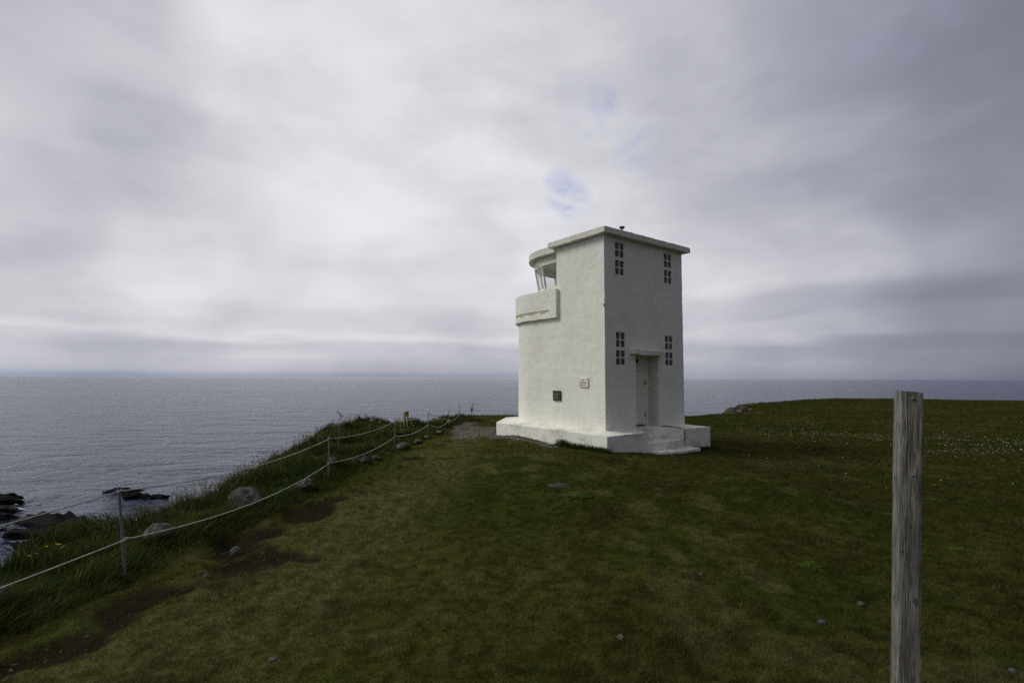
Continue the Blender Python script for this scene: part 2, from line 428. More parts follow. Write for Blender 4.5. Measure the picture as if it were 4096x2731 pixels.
EDGE = [(-9,-80),(-8.6,-30),(-8.2,-8),(-6.6,-1),(-6.3,3),(-6.15,6),(-6.35,7.4),(-6.6,8.4),(-6.2,8.9),(-6.0,10),(-5.7,10.7),(-6.0,12.1),(-6.5,15.6),(-6.4,16.5),
        (-7.15,20.2),(-7.25,22.5),(-6.7,25.6),(-6.3,27),(-4.95,29),(-4.4,31),(-4.0,34.6),(-2.8,37),(-.5,38),(6,37),(12,36.6),(15.6,39.2),(20.2,40.9),(21.9,43),
        (19.6,46.3),(20.3,48.5),(22.2,51.5),(26.8,56),(34,61.5),(42,66),(50,64),(58,60),(75,56),(110,50),(170,45),(170,-80)]
SOIL = [
[[-3.5, 7.98],[-3.52, 8.56],[-3.38, 8.76],[-3.26, 9.15],[-2.9, 9.08],[-2.83, 8.89],[-2.82, 8.5],[-2.73, 7.97],[-2.79, 7.75],[-2.96, 7.68],[-3.21, 7.73]] ,
[[-3.94, 7.22],[-3.83, 7.32],[-3.62, 7.25],[-3.49, 7.55],[-3.35, 7.66],[-3.1, 7.48],[-3.05, 7.14],[-3.15, 7.04],[-3.04, 6.7],[-3.11, 6.51],[-3.11, 6.25],[-2.93, 6.42],[-2.58, 6.26],[-2.4, 6.05],[-2.17, 5.91],[-2.08, 5.75],[-2.29, 5.82],[-2.45, 5.81],[-2.52, 5.69],[-2.71, 5.56],[-2.83, 5.49],[-2.97, 5.47],[-3.08, 5.46],[-3.2, 5.58],[-3.19, 5.76],[-3.43, 6.0],[-3.84, 6.61],[-4.08, 7.11]] ,
[[-3.7, 4.66],[-3.83, 5.01],[-3.91, 5.37],[-3.45, 5.32],[-3.1, 5.29],[-3.03, 4.96],[-3.1, 4.75],[-3.27, 4.61],[-3.29, 4.43],[-3.49, 4.46]] ,
[[-2.98, 5.16],[-2.79, 5.23],[-2.73, 5.04],[-2.82, 4.96]] ,
[[-3.64, 4.13],[-3.49, 4.29],[-3.27, 4.3],[-3.16, 4.08],[-3.21, 3.96],[-3.3, 3.87],[-3.42, 3.78],[-3.45, 3.61],[-3.5, 3.52],[-3.8, 3.82],[-3.74, 3.9]] ,
[[-2.28, 8.22],[-2.28, 8.17],[-2.31, 8.15],[-2.36, 8.16],[-2.4, 8.22],[-2.42, 8.27],[-2.4, 8.31],[-2.36, 8.31],[-2.31, 8.27]] ,
[[-2.49, 9.5],[-2.55, 9.43],[-2.74, 9.43],[-2.98, 9.5],[-3.16, 9.62],[-3.19, 9.71],[-3.06, 9.75],[-2.82, 9.71],[-2.6, 9.61]] ,
[[-2.24, 13.57],[-2.28, 13.42],[-2.45, 13.4],[-2.67, 13.53],[-2.84, 13.75],[-2.89, 13.96],[-2.77, 14.06],[-2.55, 13.99],[-2.34, 13.79]] ,
[[-1.46, 13.22],[-1.5, 13.14],[-1.63, 13.14],[-1.78, 13.22],[-1.89, 13.35],[-1.9, 13.46],[-1.81, 13.5],[-1.66, 13.45],[-1.52, 13.34]] ,
[[-2.46, 12.33],[-2.47, 12.27],[-2.53, 12.25],[-2.61, 12.29],[-2.67, 12.37],[-2.69, 12.45],[-2.65, 12.5],[-2.57, 12.49],[-2.5, 12.42]] ,
[[-1.84, 15.01],[-1.88, 14.92],[-2.01, 14.93],[-2.18, 15.04],[-2.31, 15.21],[-2.32, 15.35],[-2.23, 15.39],[-2.06, 15.31],[-1.91, 15.16]] ,
[[-2.01, 16.0],[-2.05, 15.86],[-2.19, 15.87],[-2.37, 16.0],[-2.51, 16.22],[-2.54, 16.41],[-2.44, 16.49],[-2.26, 16.4],[-2.09, 16.21]] ,
[[-1.75, 16.62],[-1.8, 16.53],[-1.95, 16.56],[-2.14, 16.71],[-2.28, 16.91],[-2.3, 17.07],[-2.19, 17.11],[-2.0, 17.0],[-1.83, 16.8]] ,
[[-2.59, 10.2],[-2.61, 10.16],[-2.69, 10.15],[-2.79, 10.18],[-2.86, 10.25],[-2.88, 10.3],[-2.82, 10.33],[-2.73, 10.31],[-2.64, 10.26]] ,
[[-2.42, 9.14],[-2.43, 9.11],[-2.47, 9.1],[-2.53, 9.12],[-2.57, 9.16],[-2.59, 9.2],[-2.56, 9.22],[-2.5, 9.21],[-2.45, 9.18]] ,
[[-1.72, 33.41],[-1.81, 32.53],[-2.14, 32.04],[-2.54, 32.11],[-2.86, 32.72],[-2.93, 33.63],[-2.72, 34.45],[-2.31, 34.73],[-1.9, 34.28]]
]
GRAVEL= [[-3.18, 27.6], [-2.75, 31.15], [-2.13, 30.95], [-2.34, 28.92], [-1.51, 28.38], [-0.88, 28.39], [-0.56, 19.35], [-0.12, 17.21], [0.43, 16.5], [0.2, 17.07], [1.24, 15.79], [1.57, 14.84], [1.03, 14.55], [0.48, 15.25], [-0.12, 16.27], [0.04, 15.81], [-0.42, 16.61], [-1.09, 17.48], [-1.3, 17.03], [-1.88, 17.34], [-2.08, 17.68], [-2.23, 19.72]]
FENCE = [(-5.6,-8),(-4.9,.8),(-4.16,5.6),(-3.76,10.5),(-3.56,15.5),(-3.5,21.3),(-3.2,26),(-3.1,31.5),(-3.0,37.5)]
PATH = [(-3.2,1.5),(-2.6,4),(-2.1,6),(-2.1,8.5),(-1.7,11),(-1.8,14),(-1.6,18)]
UX, UY = math.sin(math.radians(52.973)), math.cos(math.radians(52.973))
LC = (2.635, 14.5)                                   # near corner of the tower, door face runs along u
BW, BT, TC = 3.726, 2.035, 3.35                      # width, depth of the tall block, centre of the rounded end
def to_local(x, y):
    dx = x-LC[0]; dy = y-LC[1]
    return dx*UX+dy*UY, -dx*UY+dy*UX
PLAT = [(-.55,-.555),(1.13,-.555),(1.13,-.05),(2.12,-.05),(2.8,-.50),(2.83,-.555),(BW+.55,-.555),(BW+.55,4.6),(2.57,6.3),(1.16,6.3),(-.50,4.6)]
STEPSLAB = [(1.15,-.45),(2.88,-.45),(2.96,-.75),(2.94,-1.06),(2.1,-1.10),(1.25,-.90)]

def soil_mask(x, y):
    w = (fbm(x*3.1, y*3.1, 3)-.5)*.46 + (fbm(x*11, y*11, 5)-.5)*.12
    m = np.zeros(np.shape(x))
    for p in SOIL:
        q = np.array(p); size = min(np.ptp(q[:,0]), np.ptp(q[:,1])); k = min(1., size/.5)
        cx, cy = q.mean(0); R = np.hypot(q[:,0]-cx, q[:,1]-cy).max()+.4
        near = np.hypot(x-cx, y-cy) < R
        if not near.any(): continue
        mm = np.zeros(np.shape(x)); mm[near] = sstep(.10*k+.01, -.12*k-.01, sdist(x[near], y[near], p) + w[near]*k)
        m = np.maximum(m, mm)
    return m
def gravel_mask(x, y):
    return sstep(.06, -.10, sdist(x, y, GRAVEL) + (fbm(x*1.9, y*1.9, 9)-.5)*.75)
def fence_side(x, y):
    """>0 on the seaward side of the rope"""
    yy = np.array([p[1] for p in FENCE]); xx = np.array([p[0] for p in FENCE])
    return np.interp(y, yy, xx) - x
def ground_z(x, y, detail=True):
    x = np.asarray(x, float); y = np.asarray(y, float)
    z = base_z(x, y)
    if detail:
        sd = sdist(x, y, EDGE)
        bank = sstep(-.6, .5, fence_side(x, y))*sstep(42, 36, y)
        z = z - bank*.24*sstep(15, 8, y)*sstep(.1, 1.5, fence_side(x, y)) + (fbm(x*.55, y*.55, 21)-.5)*.16 + (fbm(x*2.6, y*2.6, 22, 3)-.5)*.045
        tus = fbm(x*1.15, y*1.15, 23, 3); tus = sstep(.42, .72, tus)
        z = z + bank*(tus*(.13+.07*sstep(9, 16, y)) + (fbm(x*3.4, y*3.4, 24, 2)-.5)*.10)
        z = z + .20*np.exp(-(((x+6.6)/.9)**2+((y-24)/1.6)**2)) + .15*np.exp(-(((x+6.3)/.6)**2+((y-16.3)/.7)**2))
        s = soil_mask(x, y)
        z = z - s*(.055 + .05*bank + .10*np.exp(-((x+3.85)**2+(y-6.9)**2)/.10))
        z = z - gravel_mask(x, y)*.03
        ls, lt = to_local(x, y)                       # the turf keeps below the top of the plinth and its step
        d = np.maximum(sd, 0)
        crag = (fbm(x*.8, y*.8, 31)-.5)*np.minimum(d, 3)*1.3
        z = z - np.where(d < .5, .9*d*d, .225 + (d-.5)*2.6) + np.where(d > .3, crag, 0)
        far = sstep(43, 46, y)*sstep(30, 24, x)       # broken bank where the far rise begins
        z = z + far*sstep(2.5, .5, np.abs(sd))*(fbm(x*1.0, y*1.0, 33)-.5)*1.2
        z = np.maximum(z, -27.5)
    return z
def gz(x, y): return float(ground_z(np.array([x]), np.array([y]))[0])

def turf_colour(x, y):
    n1 = fbm(x*.22, y*.22, 41); n2 = fbm(x*.9, y*.9, 42); n3 = fbm(x*4.5, y*4.5, 43, 3); n4 = fbm(x*13, y*13, 44, 3)
    green = np.array([.034,.042,.0085]); tan = np.array([.058,.056,.015]); dark = np.array([.014,.019,.004]); rust = np.array([.041,.037,.0105]); pale = np.array([.086,.088,.032])
    path = sstep(1.5, .2, seg_dist(x, y, PATH, False))
    k = sstep(.36, .64, n1*.5+n2*.5+ (n3-.5)*.25)
    c = green[None]*(1-k[:,None]) + tan[None]*k[:,None]*.7 + rust[None]*k[:,None]*.3
    q = sstep(.54, .72, n2*.6+n3*.4)*.55
    c = c*(1-q[:,None]) + dark[None]*q[:,None]
    e = sstep(.60, .70, fbm(x*2.1+9, y*1.3, 47))*.7
    c = c*(1-e[:,None]) + pale[None]*e[:,None]*.8
    p = path*.75
    c = c*(1-p[:,None]) + pale[None]*p[:,None]*.85
    lush = sstep(-1.5, 5.5, x-.10*y)*.30          # thick dark turf away from the trodden side
    return c*(.70+.6*sstep(.25, .75, n4))[:,None]*(1.30-lush*1.25)[:,None]

# ------------------------------------------------------------------ ground sheet
az = np.radians(np.concatenate([np.linspace(-66, 66, 640, endpoint=False), np.linspace(66, 294, 90, endpoint=False)]))
rr = np.concatenate([[0.0], np.geomspace(.35, 190, 640)])
A, Rr = np.meshgrid(az, rr); gx = (np.sin(A)*Rr).ravel(); gy = (np.cos(A)*Rr).ravel()
z = ground_z(gx, gy)
nA = len(az); nR = len(rr)
i, j = np.meshgrid(np.arange(nR-1), np.arange(nA), indexing='ij'); j2 = (j+1) % nA
Q = np.stack([i*nA+j, i*nA+j2, (i+1)*nA+j2, (i+1)*nA+j], -1).reshape(-1, 4)[:, ::-1]
soil = soil_mask(gx, gy); grav = gravel_mask(gx, gy)
cc = turf_colour(gx, gy)
bank = sstep(-.5, .2, fence_side(gx, gy))*sstep(42, 36, gy)
cc = cc*(1-bank[:,None]) + np.array([.018,.026,.006])*bank[:,None]
earth = np.array([.021,.0175,.0115]); cc = cc*(1-soil[:,None]) + earth*soil[:,None]*(.6+.8*fbm(gx*7, gy*7, 51))[:,None]
sdv = sdist(gx, gy, EDGE)
cl = sstep(.9, 1.6, sdv); rock = np.array([.075,.072,.062])*(.5+fbm(gx*1.5, gy*1.5, 52))[:,None]
cc = cc*(1-cl[:,None]) + rock*cl[:,None]
fb = (sstep(43, 45, gy)*sstep(28, 23, gx)*sstep(-1.2, -.2, sdv))*sstep(.42, .6, fbm(gx*1.1, gy*1.1, 53))*.75
cc = cc*(1-fb[:,None]) + np.array([.10,.10,.075])*fb[:,None]
g = np_mesh('ground', np.stack([gx, gy, z], 1), None, M['ground'], cc, quads=Q, smooth=True, attrs={'gravel': grav, 'soil': soil})
tag(g, kind='structure')

# ------------------------------------------------------------------ sea
ra = np.concatenate([[0], np.geomspace(20, 60000, 60)]); aa = np.linspace(0, 2*PI, 96, endpoint=False)
A, Rr = np.meshgrid(aa, ra); nA2 = 96
i, j = np.meshgrid(np.arange(60), np.arange(96), indexing='ij')
Q = np.stack([i*96+j, i*96+(j+1) % 96, (i+1)*96+(j+1) % 96, (i+1)*96+j], -1).reshape(-1, 4)[:, ::-1]
s = np_mesh('sea', np.stack([(np.sin(A)*Rr).ravel(), (np.cos(A)*Rr).ravel(), np.full(A.size, -25.)], 1), None, M['sea'], quads=Q)
tag(s, kind='structure')

# ------------------------------------------------------------------ grass
def blade_mesh(x, y, z, h, w, yaw, lx, ly, col, segs, tipk=1.3):
    n = len(x); vs = []; cs = []
    for k in range(segs):
        t = k/segs
        cx = x+lx*h*t*t; cy = y+ly*h*t*t; cz = z+h*t*(1-.25*t*t*np.hypot(lx, ly))
        ww = w*(1-.55*t)*.5
        for sg in (-1, 1):
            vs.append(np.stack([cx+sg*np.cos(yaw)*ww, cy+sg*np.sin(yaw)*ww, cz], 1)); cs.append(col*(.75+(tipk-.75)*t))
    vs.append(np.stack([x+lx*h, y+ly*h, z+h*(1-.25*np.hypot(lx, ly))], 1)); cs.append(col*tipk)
    nv = 2*segs+1
    V = np.stack(vs, 1).reshape(-1, 3); Cc = np.stack(cs, 1).reshape(-1, 3)
    t = []
    for k in range(segs-1): t += [(2*k, 2*k+1, 2*k+3), (2*k, 2*k+3, 2*k+2)]
    t.append((2*segs-2, 2*segs-1, 2*segs))
    T = (np.arange(n)[:, None, None]*nv + np.array(t)[None]).reshape(-1, 3)
    return V, T, Cc
def scatter(n, r0, r1, a0, a1):
    r = np.exp(RNG.uniform(math.log(r0), math.log(r1), n)); a = np.radians(RNG.uniform(a0, a1, n))
    return np.sin(a)*r, np.cos(a)*r, r
def built_over(x, y, grow=0.0):
    s_, t_ = to_local(x, y)
    return (sdist(s_, t_, PLAT) < .015+grow) | (sdist(s_, t_, STEPSLAB) < -.06)

# short turf
x, y, r = scatter(900000, 1.3, 75, -60, 60)
sd = sdist(x, y, EDGE); fs = fence_side(x, y)
sm = soil_mask(x, y); gm = gravel_mask(x, y); rnd = RNG.random(len(x))
keep = (sd < .1) & ~built_over(x, y) & (rnd > sm*.94) & (rnd > gm*1.1) & ((fs < .0) | (y > 36)) 
x, y, r, rnd, sm = x[keep], y[keep], r[keep], rnd[keep], sm[keep]
z = ground_z(x, y); c = turf_colour(x, y)
dk = fbm(x*.9, y*.9, 42)
tf = sstep(.52, .70, fbm(x*2.7, y*2.7, 48, 3)*.6+fbm(x*9, y*9, 49, 2)*.4)
h = (.018+.026*RNG.random(len(x))+.0010*r)*(.6+.8*dk)*(1+1.3*tf)
ls, lt = to_local(x, y); ps = sdist(ls, lt, PLAT); h = h*(1+1.3*sstep(.3, 0, ps)*RNG.random(len(x)))
w = .0016+.00055*r
yaw = RNG.uniform(0, PI, len(x)); la = RNG.uniform(0, 2*PI, len(x)); lm = RNG.uniform(.2, 1.1, len(x))
jit = RNG.uniform(.5, 1.6, len(x)); straw = RNG.random(len(x)) < .07
c = c*jit[:, None]; c[straw] = c[straw]*.4 + np.array([.13,.105,.042])*jit[straw, None]*.7
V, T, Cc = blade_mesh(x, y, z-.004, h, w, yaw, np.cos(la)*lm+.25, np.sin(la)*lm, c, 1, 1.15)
tag(np_mesh('grass', V, T, M['grass'], Cc), kind='stuff')

# long rough grass on the bank beyond the rope, and along the foot of the plinth
x, y, r = scatter(520000, 2.2, 44, -72, 12)
fs = fence_side(x, y); sd = sdist(x, y, EDGE); sm = soil_mask(x, y)
lim = (fbm(x*1.3, y*1.3, 61)-.5)*1.1
keep = (fs > -.42+lim*.6) & (sd < .55) & (RNG.random(len(x)) > sm*1.3) & (gravel_mask(x, y) < .4) & ~built_over(x, y)
x, y, r, fs, sd = x[keep], y[keep], r[keep], fs[keep], sd[keep]
n = len(x)
tus = fbm(x*1.15, y*1.15, 23, 3); t2 = fbm(x*3.3, y*3.3, 62, 3)
h = (.07+.21*sstep(.35, .68, tus*.55+t2*.45))*RNG.uniform(.5, 1.2, n)*sstep(-.75, .45, fs+.1)
h = h*np.where(y > 29, .75, 1)
wd = 2.1 + (fbm(x*.5, y*.5, 63)-.5)*5.5            # blown to one side, swirling in the hollows
lm = RNG.uniform(.35, 1.15, n); la = wd+RNG.normal(0, .55, n)
w = .0032+.00062*r
g1 = np.array([.024,.040,.0075]); g2 = np.array([.060,.068,.015]); g3 = np.array([.14,.12,.045])
k = np.clip(fbm(x*.7, y*.7, 64)*1.6-.45+RNG.normal(0, .18, n), 0, 1)
c = g1*(1-k[:, None])+g2*k[:, None]; st = RNG.random(n) < .06+.10*(y > 12)
c[st] = g3; c *= RNG.uniform(.6, 1.35, n)[:, None]
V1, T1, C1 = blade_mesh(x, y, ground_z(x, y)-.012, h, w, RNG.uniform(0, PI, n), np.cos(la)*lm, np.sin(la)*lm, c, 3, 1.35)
# tufts at the plinth foot
px_, py_, ph = [], [], []
for (s0, t0, cnt, hh, sp) in [(-.60,1.05,420,.26,.13),(-.64,.35,500,.20,.2),(-.60,-.2,500,.19,.2),(-.66,.75,260,.16,.16),(-.62,-.5,420,.17,.14),(-.1,-.64,300,.06,.35),(.8,-.64,260,.055,.3),(1.6,-1.08,240,.06,.25),(2.5,-1.16,360,.09,.3),
                          (3.05,-.85,260,.10,.2),(3.45,-.64,330,.10,.2),(4.0,-.64,330,.11,.2),(4.36,-.3,200,.10,.3),(-.62,2.2,120,.08,.2),(-.62,3.0,60,.08,.15)]:
    a = RNG.normal(0, sp, cnt); b_ = RNG.normal(0, .05, cnt)
    if s0 < -.55: ss = s0-np.abs(b_)*1.4; tt = t0+a
    else: ss = s0+a; tt = t0-np.abs(b_)*1.4
    px_.append(LC[0]+ss*UX-tt*UY); py_.append(LC[1]+ss*UY+tt*UX); ph.append(hh*RNG.uniform(.4, 1.1, cnt))
x = np.concatenate(px_); y = np.concatenate(py_); h = np.concatenate(ph); ok = ~built_over(x, y); x, y, h = x[ok], y[ok], h[ok]; n = len(x)
c = (g1*1.0)[None]*RNG.uniform(.6, 1.7, n)[:, None]
la = RNG.uniform(0, 2*PI, n); lm = RNG.uniform(.1, .7, n)
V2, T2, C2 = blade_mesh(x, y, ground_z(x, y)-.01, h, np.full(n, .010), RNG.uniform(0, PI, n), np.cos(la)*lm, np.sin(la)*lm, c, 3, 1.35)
# grass growing up round the boulders
BL = [(-4.40,8.60,.26),(-4.53,6.74,.17),(-3.75,9.5,.16),(-4.08,11.84,.18),(-3.54,12.5,.13),(-3.84,12.9,.13),(-3.50,13.4,.13),(-3.93,15.74,.13),(-3.30,15.62,.19),(-3.06,16.86,.12),(-2.93,17.86,.11),(-2.86,20.31,.14),(-6.3,23.4,.14),(-4.62,4.62,.2)]
bx, by, bh = [], [], []
for (cx, cy, rad) in BL:
    nn = int(900*rad/.16); a = RNG.uniform(0, 2*PI, nn); d_ = rad*(.80+.38*RNG.random(nn)**.6)
    lump = .45+1.0*fbm(np.cos(a)*2+cx*5, np.sin(a)*2+cy*5, 65, 2)
    bx.append(cx+np.cos(a)*d_*1.1); by.append(cy+np.sin(a)*d_); bh.append((.06+rad*.55)*lump*RNG.uniform(.5, 1.15, nn))
bx = np.concatenate(bx); by = np.concatenate(by); bh = np.concatenate(bh); n = len(bx)
c = (g1[None]*(1-RNG.random((n, 1))*.5)+g2[None]*RNG.random((n, 1))*.45)*RNG.uniform(.6, 1.35, n)[:, None]
wd = 2.1+(fbm(bx*.5, by*.5, 63)-.5)*5.5; la = wd+RNG.normal(0, .8, n); lm = RNG.uniform(.2, 1.0, n)
V5, T5, C5 = blade_mesh(bx, by, ground_z(bx, by)-.01, bh, .0032+.0006*np.hypot(bx, by), RNG.uniform(0, PI, n), np.cos(la)*lm, np.sin(la)*lm, c, 3, 1.35)
# pale seeding stems that stand up along the cliff edge
x, y, r = scatter(60000, 4, 30, -60, 0); sd = sdist(x, y, EDGE); cl_ = fbm(x*.9, y*.9, 66)
keep = (np.abs(sd+.15) < .45) & (cl_ > .52) & (RNG.random(len(x)) < .55)
x, y, r = x[keep], y[keep], r[keep]; n = len(x)
h = RNG.uniform(.22, .46, n); la = RNG.uniform(0, 2*PI, n); lm = RNG.uniform(.1, .45, n)
c = np.array([.12,.115,.045])[None]*RNG.uniform(.6, 1.3, n)[:, None]
V3, T3, C3 = blade_mesh(x, y, ground_z(x, y), h, .003+.0005*r, RNG.uniform(0, PI, n), np.cos(la)*lm, np.sin(la)*lm, c, 3, 1.3)
hx = x+np.cos(la)*lm*h*.85; hy = y+np.sin(la)*lm*h*.85; hz = ground_z(x, y)+h*.82
V4, T4, C4 = [], [], []
rep = 4
hx = np.repeat(hx, rep); hy = np.repeat(hy, rep); hz = np.repeat(hz, rep)+RNG.uniform(-.03, .05, n*rep); la2 = RNG.uniform(0, 2*PI, n*rep)
V4, T4, C4 = blade_mesh(hx, hy, hz, RNG.uniform(.02, .05, n*rep), np.repeat(.006+.0006*r, rep), la2, np.cos(la2)*.8, np.sin(la2)*.8, np.tile(np.array([.17,.15,.07]), (n*rep, 1)), 1)
o1 = len(V1); o2 = o1+len(V2); o3 = o2+len(V3); o4 = o3+len(V4)
tag(np_mesh('long_grass', np.concatenate([V1, V2, V3, V4, V5]), np.concatenate([T1, T2+o1, T3+o2, T4+o3, T5+o4]), M['grass'], np.concatenate([C1, C2, C3, C4, C5])), kind='stuff')

# loose gravel and pebbles
x = np.concatenate([RNG.uniform(-3.4, 1.7, 30000), RNG.uniform(-4.2, -2, 26000)]); y = np.concatenate([RNG.uniform(14, 32, 30000), RNG.uniform(2.5, 10, 26000)])
gm = gravel_mask(x, y); sm = soil_mask(x, y); p_ = np.where(np.arange(len(x)) < 30000, gm, sm*.10*(.1+1.6*sstep(.45, .65, fbm(x*2, y*2, 71))))
keep = RNG.random(len(x)) < p_; keep &= ~built_over(x, y); x, y = x[keep], y[keep]; n = len(x)
near = y < 11
sz = np.where(near, RNG.gamma(2.2, .0034, n), RNG.gamma(2.2, .0075, n)); z = ground_z(x, y)
octa = np.array([(1,0,0),(-1,0,0),(0,1,0),(0,-1,0),(0,0,.62),(0,0,-.5)], float); of = np.array([(0,2,4),(2,1,4),(1,3,4),(3,0,4),(2,0,5),(1,2,5),(3,1,5),(0,3,5)])
V = octa[None]*sz[:, None, None]*RNG.uniform(.6, 1.4, (n, 6, 1)); ang = RNG.uniform(0, 2*PI, n); ca, sa = np.cos(ang)[:, None], np.sin(ang)[:, None]
V = np.stack([V[..., 0]*ca-V[..., 1]*sa*.8+x[:, None], V[..., 0]*sa+V[..., 1]*ca*.8+y[:, None], V[..., 2]+z[:, None]+sz[:, None]*.15], -1).reshape(-1, 3)
T = (np.arange(n)[:, None, None]*6+of[None]).reshape(-1, 3)
pc = np.where(RNG.random(n)[:, None] < .25, np.array([.30,.28,.21])[None], np.array([.19,.175,.15])[None])*RNG.uniform(.5, 1.3, n)[:, None]
pc[near] *= .55
tag(np_mesh('gravel', V, T, M['grass'], np.repeat(pc, 6, 0)), kind='stuff')

# daisies and buttercups in the turf to the right: far past counting
xs, ys = [], []
for (cx, cy, sx, sy, nn) in [(13.6,20.5,1.6,2.0,420),(16.5,18.6,1.2,1.0,200),(14.5,15.5,1.6,.9,240),(17,16.5,1.6,1.2,190),(10.8,26.5,2.5,2.5,160),(9.5,17,2.2,1.6,70),(8.5,12,2.5,2,60),(16,24,4,4,150),(12,13,2.5,1.5,110),(8.5,9.5,1.5,1.0,40),(22,26,5,5,160)]:
    xs.append(RNG.normal(cx, sx, nn)); ys.append(RNG.normal(cy, sy, nn))
x = np.concatenate(xs); y = np.concatenate(ys); kf = fbm(x*.55, y*.55, 81); keep = (kf > .46) & (sdist(x, y, EDGE) < -1) & ~built_over(x, y, .3); x, y = x[keep], y[keep]; n = len(x)
rad = np.hypot(x, y); s_ = (.006+.00030*rad)*RNG.uniform(.6, 1.25, n); z = ground_z(x, y)+.03+.0016*rad
ang = np.linspace(0, 2*PI, 6, endpoint=False)
ring = np.stack([np.cos(ang), np.sin(ang), np.zeros(6)], 1)
tilt = RNG.uniform(-.5, .5, (n, 2))
V = ring[None]*s_[:, None, None]; V[..., 2] += V[..., 0]*tilt[:, :1]+V[..., 1]*tilt[:, 1:]-.4*s_[:, None]*.0
top = np.stack([x, y, z+s_*.5], 1); V = V+np.stack([x, y, z], 1)[:, None]
V = np.concatenate([V, top[:, None]], 1).reshape(-1, 3)
T = (np.arange(n)[:, None, None]*7+np.array([(k, (k+1) % 6, 6) for k in range(6)])[None]).reshape(-1, 3)
wc = np.where(RNG.random(n)[:, None] < .86, np.array([.62,.60,.57])[None], np.array([.6,.45,.02])[None])
tag(np_mesh('daisies', V, T, M['grass'], np.repeat(wc, 7, 0)), kind='stuff')
# ------------------------------------------------------------------ lighthouse
LH = thing('lighthouse', 'white rough plastered concrete lighthouse with square tower and rounded gallery', 'lighthouse', (LC[0], LC[1], 0), math.radians(90-52.973))
ZB, ZG, ZR = .12, 3.80, 5.90                          # wall foot, gallery floor, underside of the roof
WIN = [(.465,.915,4.76,5.76), (2.775,3.215,4.765,5.765), (.468,.918,2.115,3.10), (2.768,3.205,2.135,3.112)]
DOOR = (1.33, 2.405, ZB, 2.445); DD = .40
mb = MB(); st = .055
al = lin(0, BW, st, [v for h in WIN+[DOOR] for v in h[:2]]); bl = lin(ZB, ZR, st, [v for h in WIN+[DOOR] for v in h[2:]]+[ZG])
mb.grid(lambda a, b: (a, 0, b), al, bl, WIN+[DOOR])
cut = lambda lst, a, b: [v for v in lst if a-1e-6 <= v <= b+1e-6]
WD = .045
for h in WIN:
    ca, cb = cut(al, h[0], h[1]), cut(bl, h[2], h[3])
    for s in (h[0], h[1]): mb.grid(lambda a, b, s=s: (s, a, b), [0, WD], cb)
    for zz in (h[2], h[3]): mb.grid(lambda a, b, zz=zz: (a, b, zz), ca, [0, WD])
    mb.grid(lambda a, b: (a, WD, b), ca, cb)
ca, cb = cut(al, DOOR[0], DOOR[1]), cut(bl, DOOR[2], DOOR[3]); dl = lin(0, DD, st)
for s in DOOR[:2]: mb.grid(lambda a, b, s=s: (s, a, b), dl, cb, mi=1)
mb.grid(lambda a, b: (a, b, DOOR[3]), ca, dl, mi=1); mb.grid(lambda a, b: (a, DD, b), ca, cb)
tl = lin(0, TC, st, [BT]); zl = bl
for s in (0, BW):
    mb.grid(lambda a, b, s=s: (s, a, b), tl, zl, [(BT, TC, ZG, ZR)])
R0 = BW/2; nA_ = 80
arc = [PI - PI*k/nA_ for k in range(nA_+1)]
mb.grid(lambda a, b: (R0+R0*math.cos(a), TC+R0*math.sin(a), b), arc, cut(zl, ZB, ZG))
mb.grid(lambda a, b: (a, BT, b), al, cut(zl, ZG, ZR))
fl = [(0, BT, ZG), (0, TC, ZG)]+[(R0+R0*math.cos(a), TC+R0*math.sin(a), ZG) for a in arc[1:-1]]+[(BW, TC, ZG), (BW, BT, ZG)]
mb.add(fl, [tuple(range(len(fl)))])
mb.build('tower_wall', [M['wall'], M['shaded_stain']], LH, rough=.007, rscale=7, smooth=False, auto=38, weld=.002)

# roof slab with its vent
def slab(outline, z0, z1, step=.09, zf=None):
    """outline (ccw) extruded, cut into a fine grid so that its edges can wander"""
    me = bmesh.new(); vs = [me.verts.new((a, b_, z0)) for a, b_ in outline]; f = me.faces.new(vs)
    ex = bmesh.ops.extrude_face_region(me, geom=[f]); bmesh.ops.translate(me, vec=(0, 0, z1-z0), verts=[e for e in ex['geom'] if isinstance(e, bmesh.types.BMVert)])
    xs_ = [p[0] for p in outline]; ys_ = [p[1] for p in outline]
    for ax, (lo, hi) in enumerate(((min(xs_), max(xs_)), (min(ys_), max(ys_)), (z0, z1))):
        nn = max(1, int((hi-lo)/step))
        for k in range(1, nn):
            no = [0, 0, 0]; no[ax] = 1; co_ = [0, 0, 0]; co_[ax] = lo+(hi-lo)*k/nn
            bmesh.ops.bisect_plane(me, geom=list(me.verts)+list(me.edges)+list(me.faces), dist=1e-5, plane_co=co_, plane_no=no)
    m_ = MB(); me.verts.index_update()
    m_.v = [tuple(v.co) for v in me.verts]; m_.f = [tuple(v.index for v in f_.verts) for f_ in me.faces]; m_.m = [0]*len(m_.f)
    me.free()
    if zf: m_.v = [(x_, y_, zf(x_, y_, z_)) for x_, y_, z_ in m_.v]
    return m_
OV = .20
roof = slab([(-OV,-OV),(BW+OV,-OV),(BW+OV,BT+OV),(-OV,BT+OV)], 5.885, 6.05, .06).build('roof', M['slab'], LH, rough=.008, rscale=6, auto=40)
v_ = MB(); v_.lathe([(.032, 6.0), (.032, 6.31)], 10, (1.10, .27)); v_.lathe([(.03, 6.275), (.05, 6.29), (.05, 6.31)], 12, (1.10, .27), 1)
v_.lathe([(.045, 6.305), (.085, 6.325), (.088, 6.355), (.06, 6.37), (.02, 6.375)], 14, (1.10, .27), 1)
v_.build('roof_vent', [M['cream'], M['blue']], roof, auto=40)

